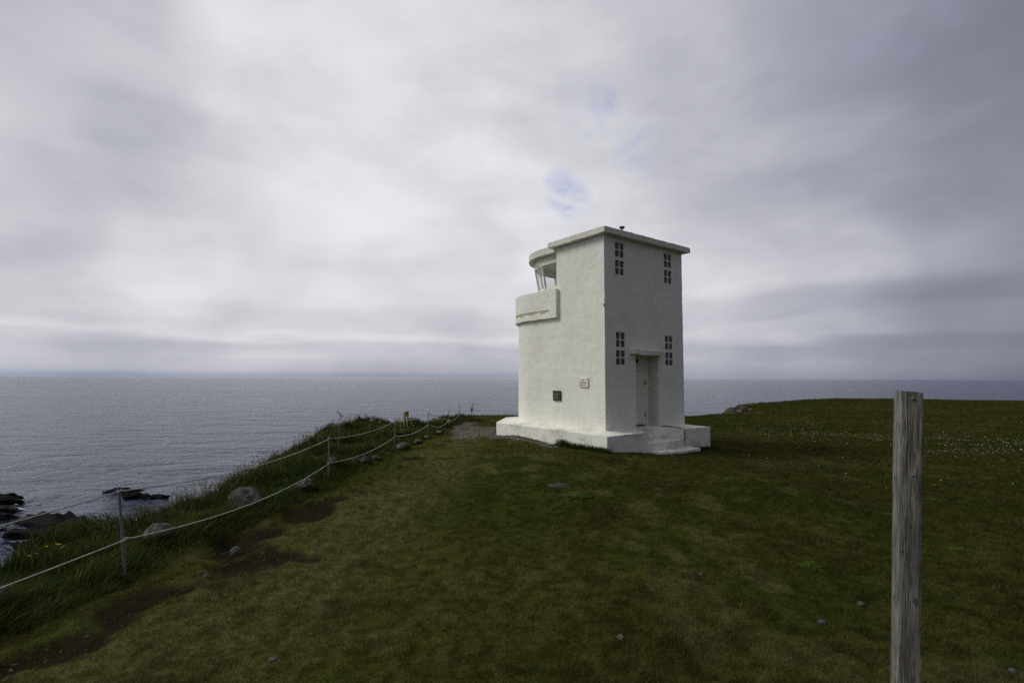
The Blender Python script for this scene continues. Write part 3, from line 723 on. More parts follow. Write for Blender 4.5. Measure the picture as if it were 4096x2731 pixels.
# plinth
wallout = [(0,0),(BW,0),(BW,TC)]+[(R0+R0*math.cos(a), TC+R0*math.sin(a)) for a in np.linspace(0, PI, 13)[1:-1]]+[(0,TC)]
def zf(x_, y_, z_):
    if z_ < .1: return z_
    d_ = seg_dist(np.array([x_]), np.array([y_]), wallout)[0] if not inside(np.array([x_]), np.array([y_]), wallout)[0] else 0
    return z_+.07*max(0, 1-d_/.5)
slab(PLAT, -1.1, .20, .08, zf).build('plinth', M['plinth'], LH, rough=.013, rscale=4.5, auto=42)

# steps up to the door, and the flat slab in front of them
sp = slab([(1.12,-.04),(2.115,-.04),(2.47,-.30),(2.2,-.315),(1.12,-.29)], -.9, .105, .05, lambda x_, y_, z_: z_-.05*min(1, max(0, (-.05-y_)/.25)) if z_ > .05 else z_)
sp2 = slab([(1.12,-.26),(2.43,-.275),(2.80,-.54),(2.5,-.60),(2.0,-.62),(1.12,-.59)], -.9, -.055, .05, lambda x_, y_, z_: z_-.055*min(1, max(0, (-.29-y_)/.3)) if z_ > -.12 else z_)
sp.add(sp2.v, sp2.f); sp.build('steps', M['plinth'], LH, rough=.012, rscale=5, auto=42, weld=0)
slab(STEPSLAB, -.75, -.325, .07).build('step_slab', M['plinth'], LH, rough=.014, rscale=4, auto=42)
cd = MB(); pth = [(2.42,-.05,.285),(2.62,-.16,.277),(2.80,-.36,.245),(2.845,-.50,.222),(2.868,-.565,.205),(2.872,-.578,.15),(2.87,-.58,-.05),(2.875,-.58,-.34)]
fine = []
for p_, q_ in zip(pth[:-1], pth[1:]):
    for k in range(6): fine.append(tuple(p_[c_]+(q_[c_]-p_[c_])*k/6 for c_ in range(3)))
cd.tube(fine, [.019+.0015*math.sin(i_*2.3) for i_ in range(len(fine))], 8)
m_, nt_, b_ = nmat('flaking_conduit'); N_ = NT(nt_); nt_.links.new(N_.mix(N_.ramp(N_.noise(N_.coord(), 19, 5, .7), .5, .54), (.03,.032,.04), (.62,.61,.52)), b_.inputs['Base Color'])
cd.build('conduit', m_, LH, auto=50)

# canopy above the door: a lumpy slab, broken at its near end
cn = slab([(1.06,-.05),(1.10,-.17),(1.32,-.20),(1.42,-.245),(2.40,-.255),(2.49,-.22),(2.49,.02),(1.06,.02)], 2.445, 2.60, .035)
cn.v = [(x_, y_, z_+(.025*max(0, (1.40-x_)/.3) if z_ < 2.5 else 0)-(.035 if (z_ > 2.56 and y_ < -.2) else 0)) for x_, y_, z_ in cn.v]
cn.build('door_canopy', M['slab'], LH, rough=.007, rscale=7, auto=42)

# door leaf, frame, hinges
dr = MB(); D0, D1, DZ0, DZ1 = 1.36, 2.165, .325, 1.965; yb = DD-.012
dr.box((D0, yb-.045, DZ0), (D1, yb, DZ1))
door = dr.build('door', M['cream'], LH, bevel=.004)
fr_ = MB()
for (a, b2, c_, d_) in [(D0+.08, D1-.165, DZ0+.25, DZ1-.18)]:
    t_ = .018
    for p_, q_ in (((a, c_), (a+t_, d_)), ((b2-t_, c_), (b2, d_)), ((a+t_, d_-t_), (b2-t_, d_)), ((a+t_, c_), (b2-t_, c_+t_))): fr_.box((p_[0], yb-.057, p_[1]), (q_[0], yb-.0455, q_[1]))
fr_.build('panel_moulding', M['cream'], door)
kp = MB(); kp.box((D0+.05, yb-.056, DZ0+.055), (D1-.14, yb-.0455, DZ0+.23)); kp.build('kick_plate', M['cream'], door)
for (x_, z_, w_, h_) in [(D1-.165, DZ0+.12, .022, .085), (D1-.20, DZ0+.05, .05, .012), (D1-.30, DZ0+.035, .045, .022)]:
    ch = MB(); ch.box((x_, yb-.060, z_), (x_+w_, yb-.0565, z_+h_)); ch.build('paint_chip', M['black'], door, rough=.004, rscale=30)
for z_ in (.62, 1.62):
    hg = MB(); hg.tube([(D1+.004, yb-.055, z_-.06), (D1+.004, yb-.055, z_+.06)], .011, 8); hg.box((D1-.03, yb-.051, z_-.05), (D1+.0, yb-.046, z_+.05)); hg.build('hinge', M['rust'], door)
jm = MB(); jm.box((D1+.012, yb-.03, .30), (D1+.075, yb+.005, DZ1+.07)); jm.box((D0-.03, yb-.03, DZ1+.006), (D1+.075, yb+.005, DZ1+.07)); jm.build('door_frame', M['cream'], LH, bevel=.004)
for zz0, zz1, ww in ((.30, .86, .011), (1.40, 1.60, .007)):
    rs = MB(); rs.box((D1+.011, yb-.034, zz0), (D1+.011+ww, yb-.0305, zz1)); rs.build('rust_streak', M['rust'], door)
sl = MB(); sl.box((D0-.03, yb-.02, .283), (D1+.012, yb, .322)); sl.build('threshold_gap', M['dark'], door)
ls_ = MB(); ls_.box((1.45, yb-.03, 2.20), (1.50, yb+.005, 2.37)); ls_.box((1.90, yb-.03, 2.20), (1.96, yb+.005, 2.37)); ls_.box((1.50, yb-.03, 2.20), (1.90, yb+.005, 2.225)); ls_.box((1.50, yb-.03, 2.345), (1.90, yb+.005, 2.37))
lv = ls_.build('vent', M['cream'], LH); lo_ = MB(); lo_.box((1.501, yb-.01, 2.226), (1.899, yb-.002, 2.344)); lo_.build('vent_opening', M['dark'], lv)

# windows: one tall opening holds two casements of four panes
for (s0, s1, z0, z1), lab in zip(WIN, ('window under the eaves near the corner', 'window under the eaves at the far side', 'lower window beside the corner', 'lower window right of the door canopy')):
    w_ = s1-s0; h_ = z1-z0; fb_ = MB(); pbs = (MB(), MB()); yf = WD-.006
    cols_ = [(s0+.022, s0+.022+.170), (s0+.022+.170+.036, s0+.022+.376)]
    rows = []
    zt = z1-.028
    for hh in (.195, .200): rows.append((zt-hh, zt)); zt -= hh+.034
    zt = rows[-1][0]-.105
    for hh in (.195, .195): rows.append((zt-hh, zt)); zt -= hh+.034
    sc_ = (h_)/ (z1-rows[-1][0]+.022)
    rows = [(z1-(z1-a)*sc_, z1-(z1-b2)*sc_) for a, b2 in rows]
    xs_ = sorted([s0, s1]+[v for c_ in cols_ for v in c_]); zs_ = sorted([z0, z1]+[v for c_ in rows for v in c_])
    holes = [(c_[0], c_[1], r_[0], r_[1]) for c_ in cols_ for r_ in rows]
    for i_ in range(len(xs_)-1):
        for j_ in range(len(zs_)-1):
            cxm, czm = (xs_[i_]+xs_[i_+1])/2, (zs_[j_]+zs_[j_+1])/2
            if any(h0[0] < cxm < h0[1] and h0[2] < czm < h0[3] for h0 in holes):
                (pbs[0] if czm > (rows[1][0]+rows[2][1])/2 else pbs[1]).add([(xs_[i_], yf-.003, zs_[j_]), (xs_[i_+1], yf-.003, zs_[j_]), (xs_[i_+1], yf-.003, zs_[j_+1]), (xs_[i_], yf-.003, zs_[j_+1])], [(0, 1, 2, 3)])
            else:
                dpt = .030 if rows[2][1] < czm < rows[1][0] else .022
                fb_.box((xs_[i_], yf-dpt, zs_[j_]), (xs_[i_+1], yf, zs_[j_+1]))
    wo = fb_.build('window', M['frame'], LH, rough=.003, rscale=14, weld=1e-4); wo['label'] = lab
    for pb_ in pbs: pb_.build('pane', M['pane'], wo)

# gallery parapet, open along a drainage slot near its foot
PR, PT = .12, .14
def ring_pts(off, t0, n=64):
    r_ = R0+off
    p_ = [(-off, t_) for t_ in lin(t0, TC, .06)]+[(R0+r_*math.cos(a), TC+r_*math.sin(a)) for a in [PI-PI*k/n for k in range(1, n)]]+[(BW+off, t_) for t_ in reversed(lin(t0, TC, .06))]
    return p_
def curved_wall(mb_, outer, inner, z0, z1, step=.055):
    zl_ = lin(z0, z1, step); n = len(outer); idx = list(range(n))
    mb_.grid(lambda a, b2: (*outer[a], b2), idx, zl_); mb_.grid(lambda a, b2: (*inner[a], b2), idx, zl_)
    for zz in (z0, z1): mb_.grid(lambda a, b2, zz=zz: (*((outer, inner)[b2][a]), zz), idx, [0, 1])
    for e in (0, n-1): mb_.grid(lambda a, b2, e=e: (*((outer, inner)[a][e]), b2), [0, 1], zl_)
pm = MB(); po, pi_ = ring_pts(PR, 1.93), ring_pts(PR-PT, 1.93)
curved_wall(pm, po, pi_, 3.645, 3.805); curved_wall(pm, po, pi_, 3.92, 4.55)
ni = next(k for k, p_ in enumerate(po) if p_[1] > 2.24)
curved_wall(pm, po[:ni+1], pi_[:ni+1], 3.795, 3.93); curved_wall(pm, po[-ni-1:], pi_[-ni-1:], 3.795, 3.93)
bo, bi = ring_pts(PR-.055, 1.93), ring_pts(PR-PT+.01, 1.93); k = ni+1
while k < len(po)-ni-4:
    e = k+random.choice((3, 4, 5)); curved_wall(pm, bo[k:e+1], bi[k:e+1], 3.80, random.choice((3.85, 3.86, 3.925))); k = e+random.choice((4, 5, 6))
pm.build('gallery_parapet', M['wall'], LH, rough=.008, rscale=6, auto=42, weld=0)

# lantern: sill wall, leaning glazing, fascia band, rounded roof, lamp
LTC = 2.85
def lring(r_, n=40, t0=BT):
    c_ = R0
    return [(c_-r_, t_) for t_ in lin(t0, LTC, .2)]+[(c_+r_*math.cos(a), LTC+r_*math.sin(a)) for a in [PI-PI*k/n for k in range(1, n)]]+[(c_+r_, t_) for t_ in reversed(lin(t0, LTC, .2))]
lb = MB(); curved_wall(lb, lring(1.46), lring(1.33), ZG, 4.73, .2); LSET = lb.build('lantern_base', M['wall'], LH, auto=42, rough=.004)
lf = MB(); curved_wall(lf, lring(1.61), lring(1.47), 5.59, 5.80, .06); lf.build('lantern_fascia', M['wall'], LH, auto=42, rough=.004)
hole = MB(); hole.lathe([(.022, -.01), (.022, .02)], 12)
ho = hole.build('drain_hole', M['dark'], LH); ho.rotation_euler = (0, PI/2, 0); ho.location = (R0-1.608, 2.40, 5.68)
lr = lring(1.82, 48, BT+.01); slab([(p_[0], p_[1]) for p_ in reversed(lr)], 5.795, 6.015, .09).build('lantern_roof', M['slab'], LH, rough=.007, rscale=6, auto=42)
cf = MB(); cl_r = lring(1.46); cf.add([(*p_, 5.785) for p_ in cl_r], [tuple(range(len(cl_r)))]); cf.build('lantern_ceiling', M['cream'], LH)
cf = MB(); cl_r = lring(1.34); cf.add([(*p_, 4.66) for p_ in cl_r], [tuple(range(len(cl_r)))]); cf.build('lantern_floor', M['cream'], LH)
RT, RB, ZT, ZS = 1.60, 1.44, 5.59, 4.72
angs = [8, 38, 68, 98, 128, 158]
pt_ = lambda r_, a: (R0-r_*math.cos(math.radians(a)), LTC+r_*math.sin(math.radians(a)))
top = [(R0-RT, BT)]+[pt_(RT, a) for a in angs]+[(R0+RT, LTC), (R0+RT, BT)]
bot = [(R0-RB, BT)]+[pt_(RB, a) for a in angs]+[(R0+RB, LTC), (R0+RB, BT)]
gm_ = MB(); gp = MB()
for k in range(len(top)-1):
    ta, tb, ba, bb = [Vector((*p_, z_)) for p_, z_ in ((top[k], ZT), (top[k+1], ZT), (bot[k], ZS), (bot[k+1], ZS))]
    gp.add([ba, bb, tb, ta], [(0, 1, 2, 3)])
    for p_, q_, w_ in ((ta, tb, .075), (ba, bb, .085)):
        off = Vector((0, 0, -.035 if p_.z > 5.2 else .035)); gm_.bar(p_+off, q_+off, .055, w_)
    gm_.bar(ba, ta, .055, .05, up=(tb-ta).normalized()) if k else None
gm_.bar(Vector((*bot[-1], ZS)), Vector((*top[-1], ZT)), .05, .05)
fo = gm_.build('lantern_window', M['cream'], LH); gp.build('pane', M['glass'], fo)
rsx = MB(); rsx.bar(Vector((*bot[1], ZS+.02))+Vector((-.032, -.008, 0)), Vector((*bot[1], ZS+.32))+Vector((-.095, -.014, 0)), .012, .006); rsx.build('rust_streak', M['rust'], fo)
lm_ = MB(); lm_.lathe([(.16, 4.66), (.16, 4.92), (.20, 4.93), (.20, 4.95)], 20, (R0, 2.75)); lm_.lathe([(.12, 4.95)]+[(.15+.02*((k % 2)), 4.97+.035*k) for k in range(9)]+[(.10, 5.30), (.03, 5.33)], 20, (R0, 2.75), 1)
lm_.build('lamp', [M['frame'], M['glasslens']], LH, auto=40)
cur = MB()
for (x_, y_, s_) in ((.75, 2.75, .13),):
    b_ = bmesh.new(); bmesh.ops.create_icosphere(b_, subdivisions=2, radius=s_)
    cur.add([(v.co.x*1.4+x_, v.co.y+y_, v.co.z*.9+4.74) for v in b_.verts], [tuple(v.index for v in f_.verts) for f_ in b_.faces]); b_.free()
cur.build('dust_cover', M['glasslens'], LH, rough=.03, rscale=8, auto=60)
# broken plaster with a rusty iron stub on the near corner
bk = MB(); b_ = bmesh.new(); bmesh.ops.create_icosphere(b_, subdivisions=3, radius=.05)
bk.add([(v.co.x*.42+.006, v.co.y*.42+.006, v.co.z*.85+3.835) for v in b_.verts], [tuple(v.index for v in f_.verts) for f_ in b_.faces]); b_.free()
bk.tube([(.004, .002, 3.745), (.004, -.004, 3.77), (.004, -.002, 3.79)], .007, 6)
bk.build('rusty_stub', M['black'], LH, rough=.02, rscale=18, auto=60)

# ------------------------------------------------------------------ wall plaques (hung on the wall: things of their own)
def on_left_wall(t_, z_, off=0.0):
    s_ = -off
    return (LC[0]+s_*UX-t_*UY, LC[1]+s_*UY+t_*UX, z_)
def text(body, size, mat, parent, loc, ext=.002, sx=1.0):
    cu = bpy.data.curves.new('lettering', 'FONT'); cu.body = body; cu.size = size; cu.align_x = 'CENTER'; cu.align_y = 'CENTER'; cu.extrude = ext
    tmp = bpy.data.objects.new('lettering_curve', cu); COL.objects.link(tmp); bpy.context.view_layer.update()
    me = bpy.data.meshes.new_from_object(tmp.evaluated_get(bpy.context.evaluated_depsgraph_get())); bpy.data.objects.remove(tmp); bpy.data.curves.remove(cu)
    me.materials.clear(); me.materials.append(mat); me.name = 'lettering'
    o = bpy.data.objects.new('lettering', me); link(o, parent)
    o.rotation_euler = (PI/2, 0, 0); o.location = loc; o.scale = (sx, 1, 1); return o
PRZ = math.radians(90-52.973)-PI/2                    # plaque frame: x to the right when seen from outside, -y outward
def plaque_body(w_, h_, d_, r_=.02):
    b = MB(); o = []
    for (cx_, cz_, a0) in ((w_/2-r_, h_/2-r_, 0), (-w_/2+r_, h_/2-r_, 90), (-w_/2+r_, -h_/2+r_, 180), (w_/2-r_, -h_/2+r_, 270)):
        for k in range(5):
            a = math.radians(a0+k*22.5); o.append((cx_+r_*math.cos(a), cz_+r_*math.sin(a)))
    n = len(o); b.add([(x_, -d_, z_) for x_, z_ in o]+[(x_, 0, z_) for x_, z_ in o], [tuple(range(n)), tuple(range(2*n-1, n-1, -1))]+[(k, (k+1) % n, (k+1) % n+n, k+n) for k in range(n)])
    return b
p1 = thing('wall_plaque', 'small white enamel plaque with dark lettering and four screws on the left wall', 'plaque', on_left_wall(.832, 1.61, .008), PRZ)
plaque_body(.385, .262, .03, .02).build('plate', M['plaque_w'], p1)
for i_, (tx, sz) in enumerate((('1948', .040), ('BJARGTANGAR', .040), ('VITI NR : 5 9 E', .040))): text(tx, sz, M['ink'], p1, (-.01, -.0325, .066-.067*i_), sx=1.0 if i_ else 1.05)
for sx_ in (-1, 1):
    for sz_ in (-1, 1):
        sc = MB(); sc.tube([(sx_*.172, -.030, sz_*.113), (sx_*.172, -.036, sz_*.113)], .0085, 8); sc.build('screw', M['black'], p1)
p2 = thing('wall_plaque', 'small square black plaque with pale handwriting, lower and further left on the wall', 'plaque', on_left_wall(1.995, 1.197, .008), PRZ)
plaque_body(.345, .305, .04, .006).build('plate', M['plaque_b'], p2, rough=.003, rscale=12)
hw = MB()
def scrawl(x0, x1, z_, amp, sd):
    rn = random.Random(sd); pts = []; x_ = x0; k = 0
    while x_ < x1:
        pts.append((x_, -.0425, z_+(amp*rn.uniform(.3, 1) if k % 2 else -amp*rn.uniform(0, .5)))); x_ += amp*rn.uniform(.35, .75); k += 1
        if rn.random() < .13 and len(pts) > 3:
            hw.tube(pts, .0036 if amp > .008 else .0022, 4); pts = []; x_ += amp*1.2
    if len(pts) > 1: hw.tube(pts, .0036 if amp > .008 else .0022, 4)
for x0, x1, z_, amp, sd in ((-.150,.045,.066,.017,1),(-.150,.118,.030,.015,2),(-.150,.030,-.002,.015,3),(-.150,.060,-.040,.006,4),(-.145,.020,-.056,.005,5),(-.090,.060,-.070,.005,6),(-.150,.105,-.090,.007,7)): scrawl(x0, x1, z_, amp, sd)
hw.build('lettering', M['inkw'], p2, weld=0)

# ------------------------------------------------------------------ rope fence
def rope_mesh(mb_, pts, r_, pitch, lobes, step, n=9, amp=.16):
    P = [Vector(p_) for p_ in pts]; L_ = [0]
    for a, b2 in zip(P[:-1], P[1:]): L_.append(L_[-1]+(b2-a).length)
    ns = max(4, int(L_[-1]/step)); rings = []
    j_ = 0
    for k in range(ns+1):
        d_ = L_[-1]*k/ns
        while j_ < len(L_)-2 and d_ > L_[j_+1]: j_ += 1
        f_ = (d_-L_[j_])/max(1e-9, L_[j_+1]-L_[j_]); c_ = P[j_].lerp(P[j_+1], f_); t_ = (P[j_+1]-P[j_]).normalized()
        ref = Vector((0, 0, 1)) if abs(t_.z) < .8 else Vector((1, 0, 0)); a = (ref-t_*ref.dot(t_)).normalized(); b2 = t_.cross(a)
        rings.append([c_+(a*math.cos(th)+b2*math.sin(th))*r_*(1+amp*math.cos(lobes*th-2*PI*d_/pitch)) for th in [2*PI*q/n for q in range(n)]])
    vs = [q for rg in rings for q in rg]; fs = []
    for i_ in range(len(rings)-1):
        for q in range(n): fs.append((i_*n+q, i_*n+(q+1) % n, (i_+1)*n+(q+1) % n, (i_+1)*n+q))
    fs.append(tuple(range(n-1, -1, -1))); fs.append(tuple(len(vs)-n+q for q in range(n)))
    mb_.add(vs, fs)
rm, rnt, rb = nmat('grey_braided_rope'); rN = NT(rnt); rnt.links.new(rN.mix(rN.ramp(rN.noise(rN.coord(), 9, 4), .35, .65), (.30,.30,.285), (.50,.49,.45)), rb.inputs['Base Color']); rb.inputs['Roughness'].default_value = .85
FN = thing('rope_fence', 'rope fence of thin steel posts carrying two grey ropes along the cliff edge', 'fence', (-4.16, 5.6, gz(-4.16, 5.6)))
off = Vector(FN.location)
#        x base, y, top dx, height, upper rope height, lower rope height (above base)
PO = [(-4.88, .8, -.05, .92, .86, .38), (-4.035, 5.6, -.185, .93, .885, .385), (-3.685, 10.5, -.02, .955, .91, .42), (-3.51, 15.5, .02, .93, .885, .42), (-3.455, 21.3, .025, .86, .80, .33), (-3.20, 26, .03, .98, .90, .45), (-3.12, 31.5, -.10, 1.05, 1.02, .53), (-2.94, 37.5, .085, .93, .80, .33)]
tops, lows = [], []
for k, (x_, y_, dx_, h_, hu, hl) in enumerate(PO):
    z_ = float(base_z(x_, y_))
    pmb = MB(); rr_ = .0145 if k < 3 else .0155
    rope_mesh(pmb, [(x_-off.x, y_-off.y, z_-.5-off.z), (x_+dx_-off.x, y_-off.y, z_+h_-off.z)], rr_, .026 if k < 3 else .05, 1, .007 if k < 3 else .02, 10, .17 if k < 3 else .04)
    po_ = pmb.build('post', M['steel'], FN, auto=60, weld=0)
    for hq, lst in ((hu, tops), (hl, lows)):
        p_ = Vector((x_+dx_*hq/h_, y_, z_+hq)); lst.append(p_)
        kn = MB(); q = p_-off; kn.lathe([(.008, -.016), (.026, -.012), (.029, 0), (.026, .012), (.008, .016)], 10); kn.v = [(a+q.x, b2+q.y, c_+q.z) for a, b2, c_ in kn.v]; kn.build('rope_clamp', M['steel'], po_, auto=50)
sagU = [.05, .14, .10, .11, .20, .14, .14]; sagL = [.05, .17, .12, .12, .22, .16, .14]
for lst, sg in ((tops, sagU), (lows, sagL)):
    rmb = MB()
    for k in range(len(lst)-1):
        a, b2 = lst[k], lst[k+1]; pts = []
        sd_ = Vector((.022, 0, 0))
        for q in range(25):
            f_ = q/24; p_ = a.lerp(b2, f_); p_.z -= sg[k]*4*f_*(1-f_); pts.append(p_+sd_-off)
        rope_mesh(rmb, pts, .0066 if k < 3 else .0085, .034 if k < 3 else .09, 3, .0085 if k < 2 else .03, 9, .15)
    rmb.build('rope', rm, FN, auto=60, weld=0)
tm = MB(); e = tops[-1]-off; lw = lows[-1]-off
tm.tube([e+Vector((.02, 0, 0)), e+Vector((.09, .1, -.25)), e+Vector((.10, .1, -.62)), e+Vector((.10, .05, -.80))], .014, 6)
tm.tube([e+Vector((-.02, .02, 0)), e+Vector((-.10, .05, -.5)), e+Vector((-.12, 0, -.85))], .012, 6)
tm.tube([e, e+Vector((.35, .5, -.06)), e+Vector((.75, 1.2, .0))], .008, 5)
tm.build('rope_tail', rm, FN, auto=60)
kt = MB(); kt.lathe([(.02, -.22), (.07, -.12), (.05, -.02), (.09, .05), (.03, .12)], 8); kt.v = [(a+lw.x, b2+lw.y, c_+lw.z+.08) for a, b2, c_ in kt.v]; kt.build('knot', M['black'], FN, rough=.03, rscale=14)

# ------------------------------------------------------------------ thin pole with a small tilted panel, beyond the rope
x_, y_ = -4.93, 14.74; z_ = gz(x_, y_)-.07
pp = thing('marker_pole', 'thin grey pole with a small tilted glassy panel in grass beyond the rope', 'pole', (x_, y_, z_))
b_ = MB(); b_.tube([(0, 0, -.2), (.005, 0, .55), (.035, 0, 1.13)], [.0115, .011, .010], 8); b_.build('pole', M['steel'], pp, auto=50)
b_ = MB(); b_.lathe([(.012, .88), (.03, .89), (.03, .925), (.012, .935)], 8, (.028, 0)); b_.build('clamp', M['frame'], pp, auto=50)
b_ = MB(); b_.bar((-.045, 0, 1.215), (.115, -.02, 1.065), .15, .024, up=(0, 0, 1)); b_.build('panel', simple('panel_glass', (.16,.22,.23), .15), pp, bevel=.004)
b_ = MB(); b_.lathe([(.11, -.02), (.12, .01), (.05, .035), (.01, .04)], 12); b_.build('foot', M['palewood'], pp, auto=50)

# ------------------------------------------------------------------ yellow notice on two timber posts
x_, y_ = -4.97, 24.33; z_ = gz(x_, y_)
ys = thing('notice_board', 'small yellow notice on two pale timber posts above the cliff edge', 'sign', (x_, y_, z_), math.radians(62))
for k, hh in ((-.115, .76), (.115, .80)):
    b_ = MB(); b_.box((k-.03, .0, -.25), (k+.03, .05, hh)); b_.build('post', M['palewood'], ys, bevel=.006)
b_ = MB(); b_.box((-.16, -.016, .50), (.16, -.001, .75)); pl_ = b_.build('panel', M['yellow'], ys, bevel=.003)
b_ = MB()
for z0, wd_ in ((.705, .20), (.665, .24), (.63, .24), (.60, .18)): b_.box((-wd_/2, -.019, z0), (wd_/2, -.0165, z0+.014))
b_.build('lettering', M['ink'], pl_)

# ------------------------------------------------------------------ foreground marker post
mp = thing('marker_post', 'tall square grey weathered timber post close by, with two bolts near its top', 'post', (1.752, 2.41, -.05), math.radians(-19.5))
mp.rotation_euler = Matrix.Rotation(math.radians(3.5), 4, 'Y').to_3x3().to_4x4().__matmul__(Matrix.Rotation(math.radians(-19.5), 4, 'Z')).to_euler()
S2 = .045
b_ = MB(); xl = lin(-S2, S2, .009); zl_ = lin(-.4, 1.745, .02)
for s in (-S2, S2):
    b_.grid(lambda a, c_, s=s: (a, s, c_), xl, zl_); b_.grid(lambda a, c_, s=s: (s, a, c_), xl, zl_)
b_.grid(lambda a, c_: (a, c_, 1.745), xl, xl)
def soften(p_):
    x_, y_, z_ = p_
    if abs(abs(x_)-S2) < 1e-6 and abs(abs(y_)-S2) < 1e-6: x_ *= .955; y_ *= .955
    if z_ > 1.74: z_ += -.06*x_
    return (x_, y_, z_)
b_.v = [soften(p_) for p_ in b_.v]
tim = b_.build('timber', M['wood'], mp, rough=.0016, rscale=22, auto=55, weld=.0005, rz=.25)
for (bx_, bz_) in ((.003, 1.713), (.006, 1.366)):
    b_ = MB(); b_.lathe([(.005, -.002), (.0070, .0), (.0070, .0015), (.0055, .0035), (.002, .0045)], 14)
    bo_ = b_.build('bolt', M['steel'], mp, auto=50); bo_.rotation_euler = (PI/2, 0, 0); bo_.location = (bx_, -S2-.001, bz_)

# ------------------------------------------------------------------ stones
def rock(name, label, cat, x_, y_, w_, h_, mat, seed, depth=.85, rot=0.0, sink=.22, sharp=.0, sub=4, point=0.0, group=None, zoff=None, jag=1.0, kind=None):
    b_ = bmesh.new(); bmesh.ops.create_icosphere(b_, subdivisions=sub, radius=1.0)
    so_ = Vector((seed*3.7, seed*1.3, seed*7.1)); rn = random.Random(seed)
    planes = [(Vector((rn.gauss(0, 1), rn.gauss(0, 1), rn.gauss(0, .8))).normalized(), rn.uniform(.62, .88)) for _ in range(9)]
    for v in b_.verts:
        p_ = v.co.copy()
        for nrm, d_ in planes:
            e_ = p_.dot(nrm)-d_
            if e_ > 0: p_ -= nrm*e_*(.55+sharp)
        p_ *= 1+jag*(.16*mnoise.noise(p_*1.4+so_)+.07*mnoise.noise(p_*4+so_)+.03*mnoise.noise(p_*11+so_)); p_.z *= 1+(jag-1)*.8*mnoise.noise(Vector((p_.x*3.5, p_.y*2, 3.1))+so_)
        if point: p_.x *= 1-point*max(0, p_.z); p_.y *= 1-point*max(0, p_.z); p_.x += .25*point*max(0, p_.z)
        v.co = p_
    zs_ = [v.co.z for v in b_.verts]; zr = max(zs_)-min(zs_)
    for v in b_.verts: v.co = Vector((v.co.x*w_*.58, v.co.y*w_*.58*depth, (v.co.z-min(zs_))/zr*h_/(1-sink)-h_*sink/(1-sink)))
    me = bpy.data.meshes.new(name); b_.to_mesh(me); b_.free(); me.materials.append(mat)
    me.polygons.foreach_set('use_smooth', [True]*len(me.polygons))
    o = bpy.data.objects.new(name, me); link(o); o.location = (x_, y_, gz(x_, y_) if zoff is None else zoff); o.rotation_euler = (0, 0, rot)
    if kind: return tag(o, kind=kind)
    return tag(o, label, cat, group)
GB = 'boulders along the rope fence'
for a in [('large rounded grey boulder with dark pits and yellow lichen below the lower rope', -4.40, 8.60, .52, .41, 'basalt', 3, dict(sink=.3)),
          ('pale domed stone in long grass just right of the nearest fence post', -4.53, 6.74, .33, .25, 'paleb', 5, dict(point=.35)),
          ('dark rounded boulder in the grass between the big pitted boulder and the second post', -3.75, 9.5, .30, .24, 'basalt', 7, {}),
          ('grey lichened boulder directly behind the foot of the second fence post', -4.08, 11.84, .36, .27, 'basalt', 9, dict(point=.3)),
          ('upright pointed stone standing like a tooth in the grass past the second post', -3.54, 12.5, .24, .33, 'basalt', 12, dict(point=.7, sharp=.3)),
          ('low dark stone leaning against the left of the pointed stone', -3.84, 12.9, .24, .19, 'basalt', 14, dict(sharp=.3)),
          ('low stone in the grass to the right of the pointed stone', -3.50, 13.4, .24, .16, 'basalt', 15, {}),
          ('small grey stone with a dark hollow left of the third fence post', -3.93, 15.74, .24, .18, 'basalt', 17, dict(sharp=.3)),
          ('flat topped lichened boulder at the foot of the third fence post', -3.30, 15.62, .38, .25, 'paleb', 19, {}),
          ('brownish stone at the edge of the turf past the third post', -3.06, 16.86, .23, .17, 'paleb', 22, {}),
          ('small stone half hidden by a tuft of blown grass before the gravel', -2.93, 17.86, .2, .15, 'paleb', 24, {}),
          ('stone lying in pale grass near the fourth fence post', -2.86, 20.31, .27, .17, 'paleb', 26, {}),
          ('lone pale stone on the grassy bank at the brink of the cliff', -6.3, 23.4, .28, .19, 'paleb', 28, {})]:
    rock('boulder', a[0], 'boulder', a[1], a[2], a[3], a[4], M[a[5]], a[6], rot=a[6]*.9, group=GB, **{**dict(jag=1.45, sharp=.12), **a[7]})
rock('stone_slab', 'dark purple squared slab in the long grass at the left edge', 'stone', -4.62, 4.62, .36, .23, M['slate'], 31, sharp=.42, sink=.25, depth=.9)
for a in [('round pitted stone lying in the bare earth hollow', -3.34, 6.37, .115, .11, 'paleb', 41), ('small flat pale stone on the bare earth strip', -3.22, 5.56, .06, .025, 'paleb', 42),
          ('pale pebble sized stone alone in the middle of the near lawn', .78, 3.75, .056, .042, 'paleb', 43), ('tiny grey stone in the lawn beyond the pale lawn stone', 1.75, 4.86, .04, .024, 'paleb', 44),
          ('grey stone in the dark turf left of the timber post', 2.27, 3.87, .052, .03, 'basalt', 45), ('darker stone in the turf close beside the timber post', 2.77, 4.18, .06, .032, 'basalt', 46),
          ('small stone in the turf at the lower right, beyond the timber post', 3.0, 3.19, .04, .025, 'paleb', 47), ('flat dark splinter of slate on the worn turf edge', -2.24, 6.14, .085, .018, 'slate', 48),
          ('long flat rock just breaking through the turf in front of the lighthouse', .86, 9.22, .40, .035, 'basalt', 49), ('tiny pale stone on the turf before the buried flat rock', .18, 8.76, .04, .025, 'paleb', 50),
          ('flat pale stone in the turf at the bottom of the view', -1.6, 3.59, .055, .02, 'paleb', 51)]:
    rock('stone', a[0], 'stone', a[1], a[2], a[3], a[4], M[a[5]], a[6], rot=a[6]*.7, sub=3)
